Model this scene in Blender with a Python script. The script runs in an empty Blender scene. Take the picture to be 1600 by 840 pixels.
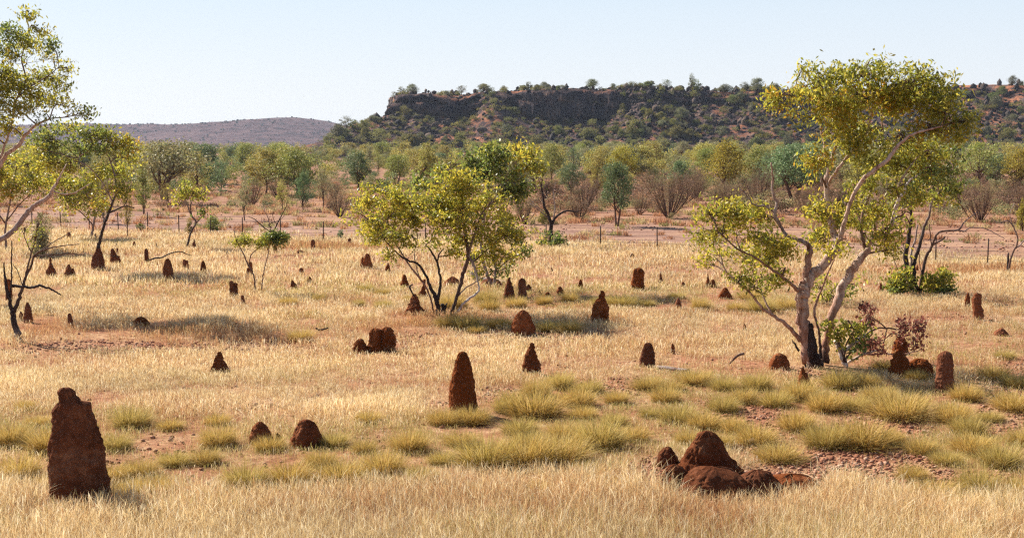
import bpy, math, random
import numpy as np
from mathutils import Vector

R_ = math.radians
random.seed(7)
RNG = np.random.default_rng(11)
S = bpy.context.scene
COL = S.collection

# ------------------------------------------------------------------ camera model
CAMZ, F, HZ = 5.0, 2000.0, 225.0
TH = math.atan((420 - HZ) / F)
CT, ST = math.cos(TH), math.sin(TH)

def ray(px, py):
    u, v = (px - 800) / F, (420 - py) / F
    return u, CT + v * ST, v * CT - ST

def at(px, py, Y):
    """world point seen at a pixel at the distance Y"""
    dx, dy, dz = ray(px, py)
    k = Y / dy
    return (dx * k, Y, CAMZ + dz * k)

def ground(px, py, z=0.0):
    dx, dy, dz = ray(px, py)
    k = (z - CAMZ) / dz
    return (dx * k, dy * k, z)

def project(x, y, z):
    w = np.asarray(z) - CAMZ
    dep = y * CT - w * ST
    up = y * ST + w * CT
    return 800 + F * x / dep, 420 - F * up / dep

# ------------------------------------------------------------------ noise
def _h(i, j, k):
    n = (i.astype(np.int64) * 374761393 + j.astype(np.int64) * 668265263 + k.astype(np.int64) * 2147483647 + 1274126177) & 0x7fffffff
    n = ((n ^ (n >> 13)) * 1274126177) & 0x7fffffff
    n = (n ^ (n >> 16)) & 0xffff
    return n / 32767.5 - 1.0

def vn(x, y, z=0.0):
    x, y, z = np.broadcast_arrays(np.asarray(x, float), np.asarray(y, float), np.asarray(z, float))
    xi, yi, zi = np.floor(x), np.floor(y), np.floor(z)
    fx, fy, fz = x - xi, y - yi, z - zi
    fx, fy, fz = [f * f * (3 - 2 * f) for f in (fx, fy, fz)]
    xi, yi, zi = xi.astype(np.int64), yi.astype(np.int64), zi.astype(np.int64)
    o = 0
    for a in (0, 1):
        for b in (0, 1):
            for c in (0, 1):
                w = (fx if a else 1 - fx) * (fy if b else 1 - fy) * (fz if c else 1 - fz)
                o = o + w * _h(xi + a, yi + b, zi + c)
    return o

def fbm(x, y, z=0.0, o=4):
    r, a, f = 0, 0.5, 1.0
    for i in range(o):
        r = r + a * vn(np.asarray(x) * f + 17.3 * i, np.asarray(y) * f - 9.1 * i, np.asarray(z) * f + 3.7 * i)
        a *= .5; f *= 2.03
    return r

def sstep(a, b, x):
    t = np.clip((np.asarray(x) - a) / (b - a), 0, 1)
    return t * t * (3 - 2 * t)

# ------------------------------------------------------------------ materials
def mat(name):
    m = bpy.data.materials.new(name); m.use_nodes = True
    nt = m.node_tree; nt.nodes.clear()
    out = nt.nodes.new('ShaderNodeOutputMaterial')
    return m, nt, out

def N(nt, t, **kw):
    n = nt.nodes.new(t)
    for k, v in kw.items():
        if k.startswith('i_'):
            key = k[2:].replace('_', ' ')
            n.inputs[key].default_value = v
        else:
            setattr(n, k, v)
    return n

def ramp(nt, src, stops):
    r = nt.nodes.new('ShaderNodeValToRGB')
    e = r.color_ramp.elements
    while len(e) > 1: e.remove(e[-1])
    e[0].position = stops[0][0]; e[0].color = (*stops[0][1], 1)
    for p, c in stops[1:]:
        k = e.new(p); k.color = (*c, 1)
    nt.links.new(src, r.inputs[0])
    return r.outputs[0]

def noise(nt, vec, scale, detail=5, rough=.6, dist=0):
    n = nt.nodes.new('ShaderNodeTexNoise')
    n.inputs['Scale'].default_value = scale; n.inputs['Detail'].default_value = detail
    n.inputs['Roughness'].default_value = rough; n.inputs['Distortion'].default_value = dist
    nt.links.new(vec, n.inputs['Vector'])
    return n.outputs[0]

def mixc(nt, fac, a, b, mode='MIX'):
    m = nt.nodes.new('ShaderNodeMix'); m.data_type = 'RGBA'; m.blend_type = mode
    for s, v in ((0, fac), (6, a), (7, b)):
        if isinstance(v, (int, float)): m.inputs[s].default_value = v
        elif isinstance(v, tuple): m.inputs[s].default_value = (*v, 1)
        else: nt.links.new(v, m.inputs[s])
    return m.outputs[2]

def math_(nt, op, a, b=None, c=None):
    m = nt.nodes.new('ShaderNodeMath'); m.operation = op
    for i, v in enumerate((a, b, c)):
        if v is None: continue
        if isinstance(v, (int, float)): m.inputs[i].default_value = v
        else: nt.links.new(v, m.inputs[i])
    return m.outputs[0]

def principled(nt, out, col, rough=.95, spec=.15, bump=None, bstr=.5, bdist=.02):
    p = nt.nodes.new('ShaderNodeBsdfPrincipled')
    if isinstance(col, tuple): p.inputs['Base Color'].default_value = (*col, 1)
    else: nt.links.new(col, p.inputs['Base Color'])
    p.inputs['Roughness'].default_value = rough
    p.inputs['Specular IOR Level'].default_value = spec
    if bump is not None:
        b = nt.nodes.new('ShaderNodeBump'); b.inputs['Strength'].default_value = bstr; b.inputs['Distance'].default_value = bdist
        nt.links.new(bump, b.inputs['Height']); nt.links.new(b.outputs[0], p.inputs['Normal'])
    nt.links.new(p.outputs[0], out.inputs['Surface'])
    return p

def leaf_material(name, trans=.4, col=None, rough=.5, spec=.3, var=.25):
    m, nt, out = mat(name)
    a = nt.nodes.new('ShaderNodeAttribute'); a.attribute_name = 'tint'
    c = a.outputs[0]
    if col is not None:
        c = mixc(nt, 1.0, c, col, 'MULTIPLY')
    oi = nt.nodes.new('ShaderNodeObjectInfo')
    hs = nt.nodes.new('ShaderNodeHueSaturation')
    nt.links.new(c, hs.inputs['Color'])
    nt.links.new(math_(nt, 'MULTIPLY_ADD', oi.outputs['Random'], .03 if col else 0.0, .485 if col else .5), hs.inputs['Hue'])
    nt.links.new(math_(nt, 'MULTIPLY_ADD', oi.outputs['Random'], var, 1 - var / 2), hs.inputs['Value'])
    c = hs.outputs[0]
    p = nt.nodes.new('ShaderNodeBsdfPrincipled')
    nt.links.new(c, p.inputs['Base Color']); p.inputs['Roughness'].default_value = rough
    p.inputs['Specular IOR Level'].default_value = spec
    t = nt.nodes.new('ShaderNodeBsdfTranslucent'); nt.links.new(c, t.inputs['Color'])
    mx = nt.nodes.new('ShaderNodeMixShader'); mx.inputs[0].default_value = trans
    nt.links.new(p.outputs[0], mx.inputs[1]); nt.links.new(t.outputs[0], mx.inputs[2])
    nt.links.new(mx.outputs[0], out.inputs['Surface'])
    return m

M = {}
M['grass'] = leaf_material('dry grass', .45, rough=.7, spec=.1, var=0)
M['hummock'] = leaf_material('spinifex grass', .35, rough=.6, spec=.15, var=.15)
M['leaf'] = leaf_material('gum leaves', .58, rough=.42, spec=.4, var=0)
FAR = {'olive': (.400, .360, .095), 'green': (.290, .310, .080), 'bluish': (.175, .240, .105), 'grey': (.320, .310, .145)}
for k, c in FAR.items():
    M['far_' + k] = leaf_material('foliage ' + k, .30, col=tuple(v * 1.0 for v in c), rough=.6, spec=.25, var=.3)
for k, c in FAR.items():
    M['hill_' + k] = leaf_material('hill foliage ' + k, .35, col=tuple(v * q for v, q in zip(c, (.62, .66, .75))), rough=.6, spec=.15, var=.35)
M['far_brown'] = leaf_material('foliage brown', .3, col=(.26, .175, .10), rough=.7, spec=.1, var=.25)
M['far_yellow'] = leaf_material('foliage yellow', .45, col=(.36, .31, .05), rough=.6, spec=.25, var=.2)

def bark_material():
    m, nt, out = mat('bark')
    a = nt.nodes.new('ShaderNodeAttribute'); a.attribute_name = 'tint'
    g = nt.nodes.new('ShaderNodeNewGeometry')
    mp = nt.nodes.new('ShaderNodeMapping'); mp.inputs['Scale'].default_value = (1, 1, .28); nt.links.new(g.outputs['Position'], mp.inputs[0])
    n1 = noise(nt, mp.outputs[0], 9, 7, .7, .6)
    n2 = noise(nt, mp.outputs[0], 50, 4, .6)
    c = mixc(nt, 1.0, a.outputs[0], ramp(nt, n1, [(.36, (.42, .30, .25)), (.46, (.85, .76, .70)), (.54, (1, .97, .95)), (.62, (.72, .68, .66)), (.72, (1.15, 1.12, 1.1))]), 'MULTIPLY')
    n3 = noise(nt, mp.outputs[0], 3.2, 5, .7, 1.2)
    c = mixc(nt, ramp(nt, n3, [(.46, (0, 0, 0)), (.49, (.7, .7, .7)), (.53, (.7, .7, .7)), (.55, (0, 0, 0))]), c, mixc(nt, 1.0, c, (.66, .46, .37), 'MULTIPLY'))
    h = math_(nt, 'ADD', n1, math_(nt, 'MULTIPLY', n2, .5))
    principled(nt, out, c, .8, .2, h, .8, .035)
    return m
M['bark'] = bark_material()

def mound_material():
    m, nt, out = mat('termite clay')
    g = nt.nodes.new('ShaderNodeNewGeometry'); P = g.outputs['Position']
    oi = nt.nodes.new('ShaderNodeObjectInfo')
    n1 = noise(nt, P, 2.3, 6, .6, .3); n2 = noise(nt, P, 14, 8, .7); n3 = noise(nt, P, 55, 5, .7)
    mus = nt.nodes.new('ShaderNodeTexVoronoi'); mus.inputs['Scale'].default_value = 11; nt.links.new(P, mus.inputs['Vector'])
    c = ramp(nt, math_(nt, 'MULTIPLY_ADD', n2, .5, math_(nt, 'MULTIPLY', n1, .5)),
             [(.32, (.075, .026, .014)), (.43, (.15, .052, .026)), (.52, (.21, .078, .040)), (.60, (.29, .125, .068)), (.70, (.40, .215, .13))])
    hs = nt.nodes.new('ShaderNodeHueSaturation'); nt.links.new(c, hs.inputs['Color'])
    nt.links.new(math_(nt, 'MULTIPLY_ADD', oi.outputs['Random'], .4, .74), hs.inputs['Value'])
    nt.links.new(math_(nt, 'MULTIPLY_ADD', math_(nt, 'FRACT', math_(nt, 'MULTIPLY', oi.outputs['Random'], 7.3)), .16, .98), hs.inputs['Saturation'])
    h = math_(nt, 'ADD', math_(nt, 'MULTIPLY', n2, 1.0), math_(nt, 'MULTIPLY', n3, .5))
    h = math_(nt, 'ADD', h, math_(nt, 'MULTIPLY', mus.outputs['Distance'], .5))
    principled(nt, out, hs.outputs[0], 1.0, .05, h, .9, .055)
    return m
M['mound'] = mound_material()

def stone_material(name, stops, scale=1.2, bd=.02):
    m, nt, out = mat(name)
    g = nt.nodes.new('ShaderNodeNewGeometry'); P = g.outputs['Position']
    n1 = noise(nt, P, scale, 6, .65); n2 = noise(nt, P, scale * 9, 5, .65)
    c = ramp(nt, math_(nt, 'MULTIPLY_ADD', g.outputs['Random Per Island'], .6, math_(nt, 'MULTIPLY', n1, .4)), stops)
    c = mixc(nt, .45, c, ramp(nt, n2, [(.3, (.35, .35, .35)), (.7, (1, 1, 1))]), 'MULTIPLY')
    principled(nt, out, c, .9, .2, n2, .7, bd)
    return m
M['gravel'] = stone_material('red gravel', [(.1, (.15, .055, .03)), (.35, (.34, .14, .08)), (.6, (.48, .24, .15)), (.85, (.62, .42, .30))], 6)
M['rock'] = stone_material('dark mesa rock', [(.1, (.020, .017, .021)), (.45, (.042, .034, .036)), (.66, (.085, .062, .056)), (.82, (.20, .135, .10)), (1.0, (.30, .19, .13))], .25, .3)
M['pale_stone'] = stone_material('pale stone', [(0, (.55, .45, .3)), (1, (.7, .6, .45))], 8)
def simple(name, col, rough=.8, spec=.2, ns=20):
    m, nt, out = mat(name)
    g = nt.nodes.new('ShaderNodeNewGeometry')
    n1 = noise(nt, g.outputs['Position'], ns, 4, .6)
    c = mixc(nt, 1.0, col, ramp(nt, n1, [(.3, (.6, .6, .6)), (.7, (1, 1, 1))]), 'MULTIPLY')
    principled(nt, out, c, rough, spec, n1, .4, .01)
    return m
M['post'] = simple('rusty steel post', (.075, .045, .035))
M['wire'] = simple('fence wire', (.16, .13, .12), .5, .4)

def ground_material():
    m, nt, out = mat('ground')
    g = nt.nodes.new('ShaderNodeNewGeometry'); P = g.outputs['Position']
    sep = nt.nodes.new('ShaderNodeSeparateXYZ'); nt.links.new(P, sep.inputs[0])
    X, Y = sep.outputs[0], sep.outputs[1]
    big = noise(nt, P, .06, 4, .55); mid = noise(nt, P, .5, 6, .65); fine = noise(nt, P, 5, 8, .7)
    mp = nt.nodes.new('ShaderNodeMapping'); mp.inputs['Scale'].default_value = (.12, 1.1, 1); nt.links.new(P, mp.inputs[0])
    streak = noise(nt, mp.outputs[0], 1.0, 7, .65)
    # along the fence: Y + .5 X
    q = math_(nt, 'ADD', math_(nt, 'MULTIPLY_ADD', X, .42, Y), math_(nt, 'ADD', math_(nt, 'MULTIPLY_ADD', mid, 8, -4), math_(nt, 'MULTIPLY_ADD', big, 16, -8)))
    near = ramp(nt, fine, [(.3, (.24, .12, .065)), (.48, (.36, .20, .115)), (.6, (.47, .31, .18)), (.75, (.56, .42, .27))])
    nearred = ramp(nt, fine, [(.3, (.17, .065, .035)), (.5, (.31, .14, .08)), (.7, (.46, .26, .155))])
    nearc = mixc(nt, ramp(nt, mid, [(.42, (0, 0, 0)), (.54, (1, 1, 1))]), near, nearred)
    pink = ramp(nt, math_(nt, 'MULTIPLY_ADD', streak, .65, math_(nt, 'MULTIPLY', fine, .35)),
                [(.36, (.07, .035, .03)), (.43, (.20, .11, .085)), (.50, (.29, .17, .13)), (.57, (.38, .245, .19)), (.68, (.48, .33, .24))])
    red = ramp(nt, math_(nt, 'MULTIPLY_ADD', streak, .6, math_(nt, 'MULTIPLY', mid, .4)),
               [(.36, (.09, .042, .03)), (.45, (.21, .10, .065)), (.54, (.34, .19, .125)), (.66, (.50, .35, .23))])
    f1 = nt.nodes.new('ShaderNodeMapRange'); f1.inputs[1].default_value = 62; f1.inputs[2].default_value = 65.5; nt.links.new(q, f1.inputs[0])
    f2 = nt.nodes.new('ShaderNodeMapRange'); f2.inputs[1].default_value = 82; f2.inputs[2].default_value = 86; nt.links.new(q, f2.inputs[0])
    pink = mixc(nt, ramp(nt, math_(nt, 'MULTIPLY_ADD', streak, .5, math_(nt, 'MULTIPLY', big, .5)), [(.48, (0, 0, 0)), (.56, (.75, .75, .75))]), pink, near)
    c = mixc(nt, f1.outputs[0], nearc, pink)
    c = mixc(nt, f2.outputs[0], c, red)
    h = math_(nt, 'ADD', fine, math_(nt, 'MULTIPLY', mid, 1.5))
    principled(nt, out, c, 1.0, .05, h, .9, .06)
    return m
M['ground'] = ground_material()

def hill_material():
    m, nt, out = mat('mesa slope')
    g = nt.nodes.new('ShaderNodeNewGeometry'); P = g.outputs['Position']
    sep = nt.nodes.new('ShaderNodeSeparateXYZ'); nt.links.new(g.outputs['Normal'], sep.inputs[0])
    n1 = noise(nt, P, .07, 6, .65); n2 = noise(nt, P, .5, 7, .7); mp = nt.nodes.new('ShaderNodeMapping'); mp.inputs['Scale'].default_value = (1.3, 1.3, .3); nt.links.new(P, mp.inputs[0])
    n3 = math_(nt, 'MULTIPLY_ADD', noise(nt, mp.outputs[0], .8, 7, .75), .6, math_(nt, 'MULTIPLY', noise(nt, P, .16, 4, .7), .4))
    soil = ramp(nt, n2, [(.32, (.10, .055, .045)), (.45, (.30, .125, .07)), (.56, (.42, .19, .11)), (.7, (.50, .30, .18))])
    rockc = ramp(nt, n3, [(.38, (.008, .007, .011)), (.46, (.028, .025, .034)), (.52, (.068, .054, .058)), (.58, (.16, .105, .085)), (.66, (.30, .20, .15))])
    patch = ramp(nt, math_(nt, 'MULTIPLY_ADD', n1, .55, math_(nt, 'MULTIPLY', n2, .45)), [(.40, (0, 0, 0)), (.50, (.92, .92, .92))])
    sp = nt.nodes.new('ShaderNodeSeparateXYZ'); nt.links.new(P, sp.inputs[0])
    bump_ = math_(nt, 'SUBTRACT', 1.0, math_(nt, 'DIVIDE', math_(nt, 'ABSOLUTE', math_(nt, 'ADD', sp.outputs[0], 17.0)), 26.0))
    right = math_(nt, 'DIVIDE', math_(nt, 'SUBTRACT', sp.outputs[0], 125.0), 60.0)
    zone = math_(nt, 'MINIMUM', math_(nt, 'MAXIMUM', math_(nt, 'MAXIMUM', bump_, right), 0.0), 1.0)
    pz = math_(nt, 'MULTIPLY_ADD', zone, -.055, math_(nt, 'MULTIPLY_ADD', n1, .55, math_(nt, 'MULTIPLY', n2, .45)))
    patch = ramp(nt, pz, [(.42, (0, 0, 0)), (.49, (.95, .95, .95))])
    steep = ramp(nt, sep.outputs[2], [(.60, (1, 1, 1)), (.80, (0, 0, 0))])
    c = mixc(nt, patch, soil, rockc)
    c = mixc(nt, steep, c, rockc)
    principled(nt, out, c, 1.0, .05, math_(nt, 'ADD', n3, n2), 1.0, .6)
    return m
M['mesa'] = hill_material()

def far_hill_material():
    m, nt, out = mat('far hill')
    g = nt.nodes.new('ShaderNodeNewGeometry'); P = g.outputs['Position']
    n1 = noise(nt, P, .006, 6, .7); n2 = noise(nt, P, .05, 6, .8)
    c = ramp(nt, math_(nt, 'MULTIPLY_ADD', n2, .65, math_(nt, 'MULTIPLY', n1, .35)),
             [(.40, (.035, .028, .028)), (.47, (.090, .055, .060)), (.53, (.13, .080, .082)), (.62, (.19, .12, .11))])
    principled(nt, out, c, 1.0, .0, n2, 1.0, 3)
    return m
M['far_hill'] = far_hill_material()

# ------------------------------------------------------------------ mesh helpers
def link(o, parent=None):
    COL.objects.link(o)
    if parent is not None: o.parent = parent
    return o

def np_mesh(name, V, Fc, tint=None, mat_=None, smooth=False):
    """V (n,3); Fc list of int arrays (m,k) with fixed k per array"""
    me = bpy.data.meshes.new(name)
    V = np.ascontiguousarray(V, np.float32)
    if not isinstance(Fc, list): Fc = [Fc]
    Fc = [f for f in Fc if len(f)]
    loops = np.concatenate([f.reshape(-1) for f in Fc]).astype(np.int32)
    tot = np.concatenate([np.full(len(f), f.shape[1], np.int32) for f in Fc])
    st = np.zeros(len(tot), np.int32); st[1:] = np.cumsum(tot)[:-1]
    me.vertices.add(len(V)); me.vertices.foreach_set('co', V.reshape(-1))
    me.loops.add(len(loops)); me.loops.foreach_set('vertex_index', loops)
    me.polygons.add(len(tot)); me.polygons.foreach_set('loop_start', st)
    try: me.polygons.foreach_set('loop_total', tot)
    except Exception: pass
    me.update(calc_edges=True)
    if tint is not None:
        a = me.color_attributes.new('tint', 'FLOAT_COLOR', 'POINT')
        c = np.ones((len(V), 4), np.float32); c[:, :3] = tint
        a.data.foreach_set('color', c.reshape(-1))
    if smooth:
        me.polygons.foreach_set('use_smooth', np.ones(len(tot), bool))
    if mat_ is not None: me.materials.append(mat_)
    return me

def mobj(name, me, parent=None):
    return link(bpy.data.objects.new(name, me), parent)

class MB:
    def __init__(s): s.V = []; s.Q = []; s.T = []; s.C = []; s.n = 0
    def add(s, V, Q=None, T=None, C=(1, 1, 1)):
        V = np.asarray(V, float)
        if Q is not None and len(Q): s.Q.append(np.asarray(Q) + s.n)
        if T is not None and len(T): s.T.append(np.asarray(T) + s.n)
        c = np.empty((len(V), 3)); c[:] = C
        s.V.append(V); s.C.append(c); s.n += len(V)
    def tube(s, pts, rad, sides=7, C=(1, 1, 1), wob=0.0):
        P = np.asarray(pts, float); r = np.asarray(rad, float); n = len(P)
        T = np.gradient(P, axis=0); T /= np.linalg.norm(T, axis=1)[:, None] + 1e-9
        up = np.array([0.13, -1, .21]); up /= np.linalg.norm(up)
        A = np.cross(T, up); A /= np.linalg.norm(A, axis=1)[:, None] + 1e-9
        B = np.cross(T, A)
        th = np.linspace(0, 2 * np.pi, sides, endpoint=False)
        rr = r[:, None] * np.ones(sides)[None]
        if wob: rr = rr * (1 + wob * vn(P[:, 2:3] * 1.7 + P[:, 0:1], th[None] * 1.3 + 3, 2.2))
        V = P[:, None] + rr[..., None] * (np.cos(th)[None, :, None] * A[:, None] + np.sin(th)[None, :, None] * B[:, None])
        i = np.arange(n - 1)[:, None] * sides; j = np.arange(sides)[None]; j2 = (j + 1) % sides
        Q = np.stack([i + j, i + j2, i + sides + j2, i + sides + j], -1).reshape(-1, 4)
        V = V.reshape(-1, 3)
        V = np.vstack([V, P[0], P[-1]])
        k = np.arange(sides); k2 = (k + 1) % sides
        T1 = np.stack([k2, k, np.full(sides, n * sides)], -1)
        T2 = np.stack([(n - 1) * sides + k, (n - 1) * sides + k2, np.full(sides, n * sides + 1)], -1)
        if isinstance(C, np.ndarray) and C.ndim == 2:
            C = np.vstack([np.repeat(C, sides, 0), C[:1], C[-1:]])
        s.add(V, Q, np.vstack([T1, T2]), C)
    def mesh(s, name, m, smooth=True):
        V = np.vstack(s.V); F_ = []
        if s.Q: F_.append(np.vstack(s.Q))
        if s.T: F_.append(np.vstack(s.T))
        return np_mesh(name, V, F_, np.vstack(s.C), m, smooth)
    def build(s, name, m, parent=None, smooth=True):
        return mobj(name, s.mesh(name, m, smooth), parent)

def tag(o, label, cat, group=None, kind=None):
    o['label'] = label; o['category'] = cat
    if group: o['group'] = group
    if kind: o['kind'] = kind
    return o

def empty(name, loc):
    o = bpy.data.objects.new(name, None); o.location = loc; o.empty_display_size = .2
    return link(o)

def smooth_path(P, k=4):
    """Catmull-Rom through rows (x,y,z,r)"""
    P = np.asarray(P, float)
    if len(P) < 3:
        t = np.linspace(0, 1, k + 1)[:, None]; return P[0] * (1 - t) + P[-1] * t
    Q = np.vstack([2 * P[0] - P[1], P, 2 * P[-1] - P[-2]])
    out = []
    for i in range(1, len(Q) - 2):
        for t in np.linspace(0, 1, k, endpoint=False):
            a, b, c, d = Q[i - 1], Q[i], Q[i + 1], Q[i + 2]
            out.append(.5 * ((2 * b) + (-a + c) * t + (2 * a - 5 * b + 4 * c - d) * t * t + (-a + 3 * b - 3 * c + d) * t ** 3))
    out.append(P[-1])
    o = np.array(out); o[:, 3] = np.clip(o[:, 3], .002, None)
    return o

def leaves(C, L, W, rng, droop=.5, cup=.0):
    """rhombus leaves at the points C -> V, Q"""
    n = len(C)
    d = rng.normal(size=(n, 3)); d[:, 2] -= droop * 1.6; d /= np.linalg.norm(d, axis=1)[:, None]
    a = rng.normal(size=(n, 3)); s = np.cross(d, a); s /= np.linalg.norm(s, axis=1)[:, None] + 1e-9
    L = L * rng.uniform(.65, 1.3, n)[:, None]; W = W * rng.uniform(.7, 1.25, n)[:, None]
    b = C - d * L * .5
    V = np.stack([b, b + d * L * .42 + s * W * .5, b + d * L, b + d * L * .42 - s * W * .5], 1).reshape(-1, 3)
    Q = np.arange(n * 4).reshape(-1, 4)
    return V, Q

# ------------------------------------------------------------------ ground
def gz(x, y):
    x = np.asarray(x, float); y = np.asarray(y, float)
    return (.05 * fbm(x / 5, y / 5, 1.1, 3) + .10 * fbm(x / 23, y / 23, 5.1, 2) * sstep(8, 30, y)) * (1 - sstep(400, 900, y) * .5)

def build_ground():
    xs = np.concatenate([-np.geomspace(4000, 31, 34), np.arange(-30, 30.1, .35), np.geomspace(31, 4000, 34)])
    ys = np.concatenate([np.array([-60, -20, -5, 5, 9]), np.arange(11, 60, .3), np.arange(60, 140, 1.2), np.geomspace(141, 4200, 50)])
    Xg, Yg = np.meshgrid(xs, ys)
    Z = gz(Xg, Yg)
    w, h = len(xs), len(ys)
    V = np.stack([Xg, Yg, Z], -1).reshape(-1, 3)
    i = np.arange(h - 1)[:, None] * w + np.arange(w - 1)[None]
    Q = np.stack([i, i + 1, i + w + 1, i + w], -1).reshape(-1, 4)
    o = mobj('ground', np_mesh('ground', V, Q, None, M['ground'], True))
    o['kind'] = 'structure'; o['label'] = 'red gravelly plain with dry grass'
build_ground()

# ------------------------------------------------------------------ termite mounds
SH = {
 'big': [(0, 0, 1), (.17, 0, .98), (.33, 0, .93), (.47, .03, .88), (.57, .06, .85), (.67, .10, .80), (.79, .14, .74), (.86, .2, .70), (.885, .235, .55), (.92, .235, .455), (.96, .24, .455), (1, .28, .43)],
 'bullet': [(0, 0, 1), (.2, 0, .99), (.45, .01, .9), (.65, .1, .84), (.8, .18, .76), (.92, .28, .66), (1, .38, .58)],
 'cone': [(0, 0, 1), (.25, .1, .9), (.5, .22, .78), (.75, .33, .67), (.9, .4, .6), (1, .44, .56)],
 'leancone': [(0, 0, 1), (.3, .04, .9), (.6, .18, .75), (.8, .3, .66), (1, .42, .6)],
 'spire': [(0, 0, 1), (.2, .05, .93), (.4, .16, .8), (.55, .28, .68), (.7, .36, .6), (.85, .4, .55), (1, .42, .52)],
 'dome': [(0, 0, 1), (.25, .02, .98), (.5, .09, .92), (.7, .17, .83), (.85, .27, .73), (1, .4, .6)],
 'wide': [(0, 0, 1), (.25, .04, .96), (.5, .12, .88), (.7, .22, .78), (.85, .32, .68), (1, .42, .58)],
 'bigcone': [(0, -.05, 1.08), (.15, .0, .98), (.35, .09, .86), (.6, .20, .74), (.8, .28, .66), (.92, .35, .6), (1, .42, .54)],
 'column': [(0, 0, 1), (.2, .05, .95), (.6, .08, .9), (.85, .14, .85), (1, .24, .74)],
 'pear': [(0, .02, .98), (.2, 0, 1), (.4, .08, .96), (.55, .2, .86), (.7, .33, .78), (.85, .45, .68), (1, .5, .62)],
 'step': [(0, 0, 1), (.3, .02, .97), (.5, .03, .93), (.58, .04, .6), (.75, .08, .5), (.9, .14, .42), (1, .2, .34)],
 'neck': [(0, 0, 1), (.3, .03, .97), (.55, .15, .87), (.68, .26, .80), (.77, .45, .76), (.88, .5, .70), (1, .54, .66)],
 'block': [(0, 0, 1), (.3, .02, .98), (.7, .03, .95), (.9, .05, .9), (1, .1, .8)],
 'twist': [(0, .25, 1.1), (.2, .2, 1.05), (.45, .1, .95), (.55, .03, .86), (.8, .02, .78), (.95, .1, .7), (1, .2, .6)],
 'bottle': [(0, 0, 1), (.2, 0, 1), (.4, .05, .9), (.6, .13, .74), (.8, .2, .52), (.93, .24, .42), (1, .28, .4)],
 'wedge': [(0, 0, 1), (.3, .03, .85), (.6, .08, .65), (.85, .16, .48), (1, .22, .38)],
 'skirt': [(0, 0, 1), (.15, .04, .92), (.3, .12, .82), (.42, .25, .72), (.6, .3, .66), (.8, .36, .6), (1, .42, .55)],
}

def lobe(mb, cx, cy, z0, w, h, shape, seed, rings=26, segs=26, depth=.8, flip=False, amp=1.0):
    tb = np.array(SH[shape], float)
    if flip: tb[:, 1], tb[:, 2] = 1 - tb[:, 2].copy(), 1 - tb[:, 1].copy()
    topw = (tb[-1, 2] - tb[-1, 1]) * w
    e = min(.35, .5 * topw / h)
    t = np.concatenate([np.linspace(-.12, 1 - e, rings), 1 - e + e * np.sin(np.linspace(0, np.pi / 2, 7)[1:-1])])
    l = np.interp(t, tb[:, 0], tb[:, 1]); r = np.interp(t, tb[:, 0], tb[:, 2])
    k = np.where(t > 1 - e, np.sqrt(np.clip(1 - ((t - 1 + e) / e) ** 2, 0, 1)), 1.0)
    cxx = ((l + r) / 2 - .5) * w; hw = (r - l) / 2 * w * k
    th = np.linspace(0, 2 * np.pi, segs, endpoint=False)
    c, s_ = np.cos(th), np.sin(th)
    p = 2 / 2.3
    ex = np.sign(c) * np.abs(c) ** p; ey = np.sign(s_) * np.abs(s_) ** p
    hwy = hw * depth
    X = cxx[:, None] + hw[:, None] * ex[None]; Y = hwy[:, None] * ey[None] + .15 * hw[:, None]
    Z = t[:, None] * h * np.ones(segs)[None]
    nx, ny = c[None] * np.ones_like(X), s_[None] * np.ones_like(X)
    sc = max(w, .2)
    d = amp * sc * (.13 * fbm(X / sc * 2.2 + seed, Y / sc * 2.2, Z / sc * 2.2, 3) + .06 * vn(th[None] * 2.2 + seed, Z / sc * .8, seed) + .10 * fbm(X / sc * 6 + seed, Y / sc * 6, Z / sc * 6, 4))
    aw = np.arange(segs)[None] / segs * 6.28
    xw, yw = np.cos(aw) * w * .5, np.sin(aw) * w * .5
    d = d + .030 * fbm(xw * 9 + seed, yw * 9, Z * 6, 3) * min(1, w) + .022 * (np.abs(vn(xw * 16 + seed, yw * 16, Z * 2.0)) - .3) * min(1, w * 1.5) + .014 * vn(xw * 34, yw * 34 + seed, Z * 30) * min(1, w * 2)
    fade = np.clip(k, .25, 1)[:, None]
    X = X + nx * d * fade; Y = Y + ny * d * fade; Z = Z + .25 * d * (t[:, None] > .2)
    V = np.stack([X + cx, Y + cy, Z + z0], -1).reshape(-1, 3)
    n = len(t)
    i = np.arange(n - 1)[:, None] * segs; j = np.arange(segs)[None]; j2 = (j + 1) % segs
    Q = np.stack([i + j, i + j2, i + segs + j2, i + segs + j], -1).reshape(-1, 4)
    top = V[-segs:].mean(0); top[2] = z0 + h * (1 + .0)
    V = np.vstack([V, top]); kk = np.arange(segs)
    T = np.stack([(n - 1) * segs + kk, (n - 1) * segs + (kk + 1) % segs, np.full(segs, n * segs)], -1)
    mb.add(V, Q, T)

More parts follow.
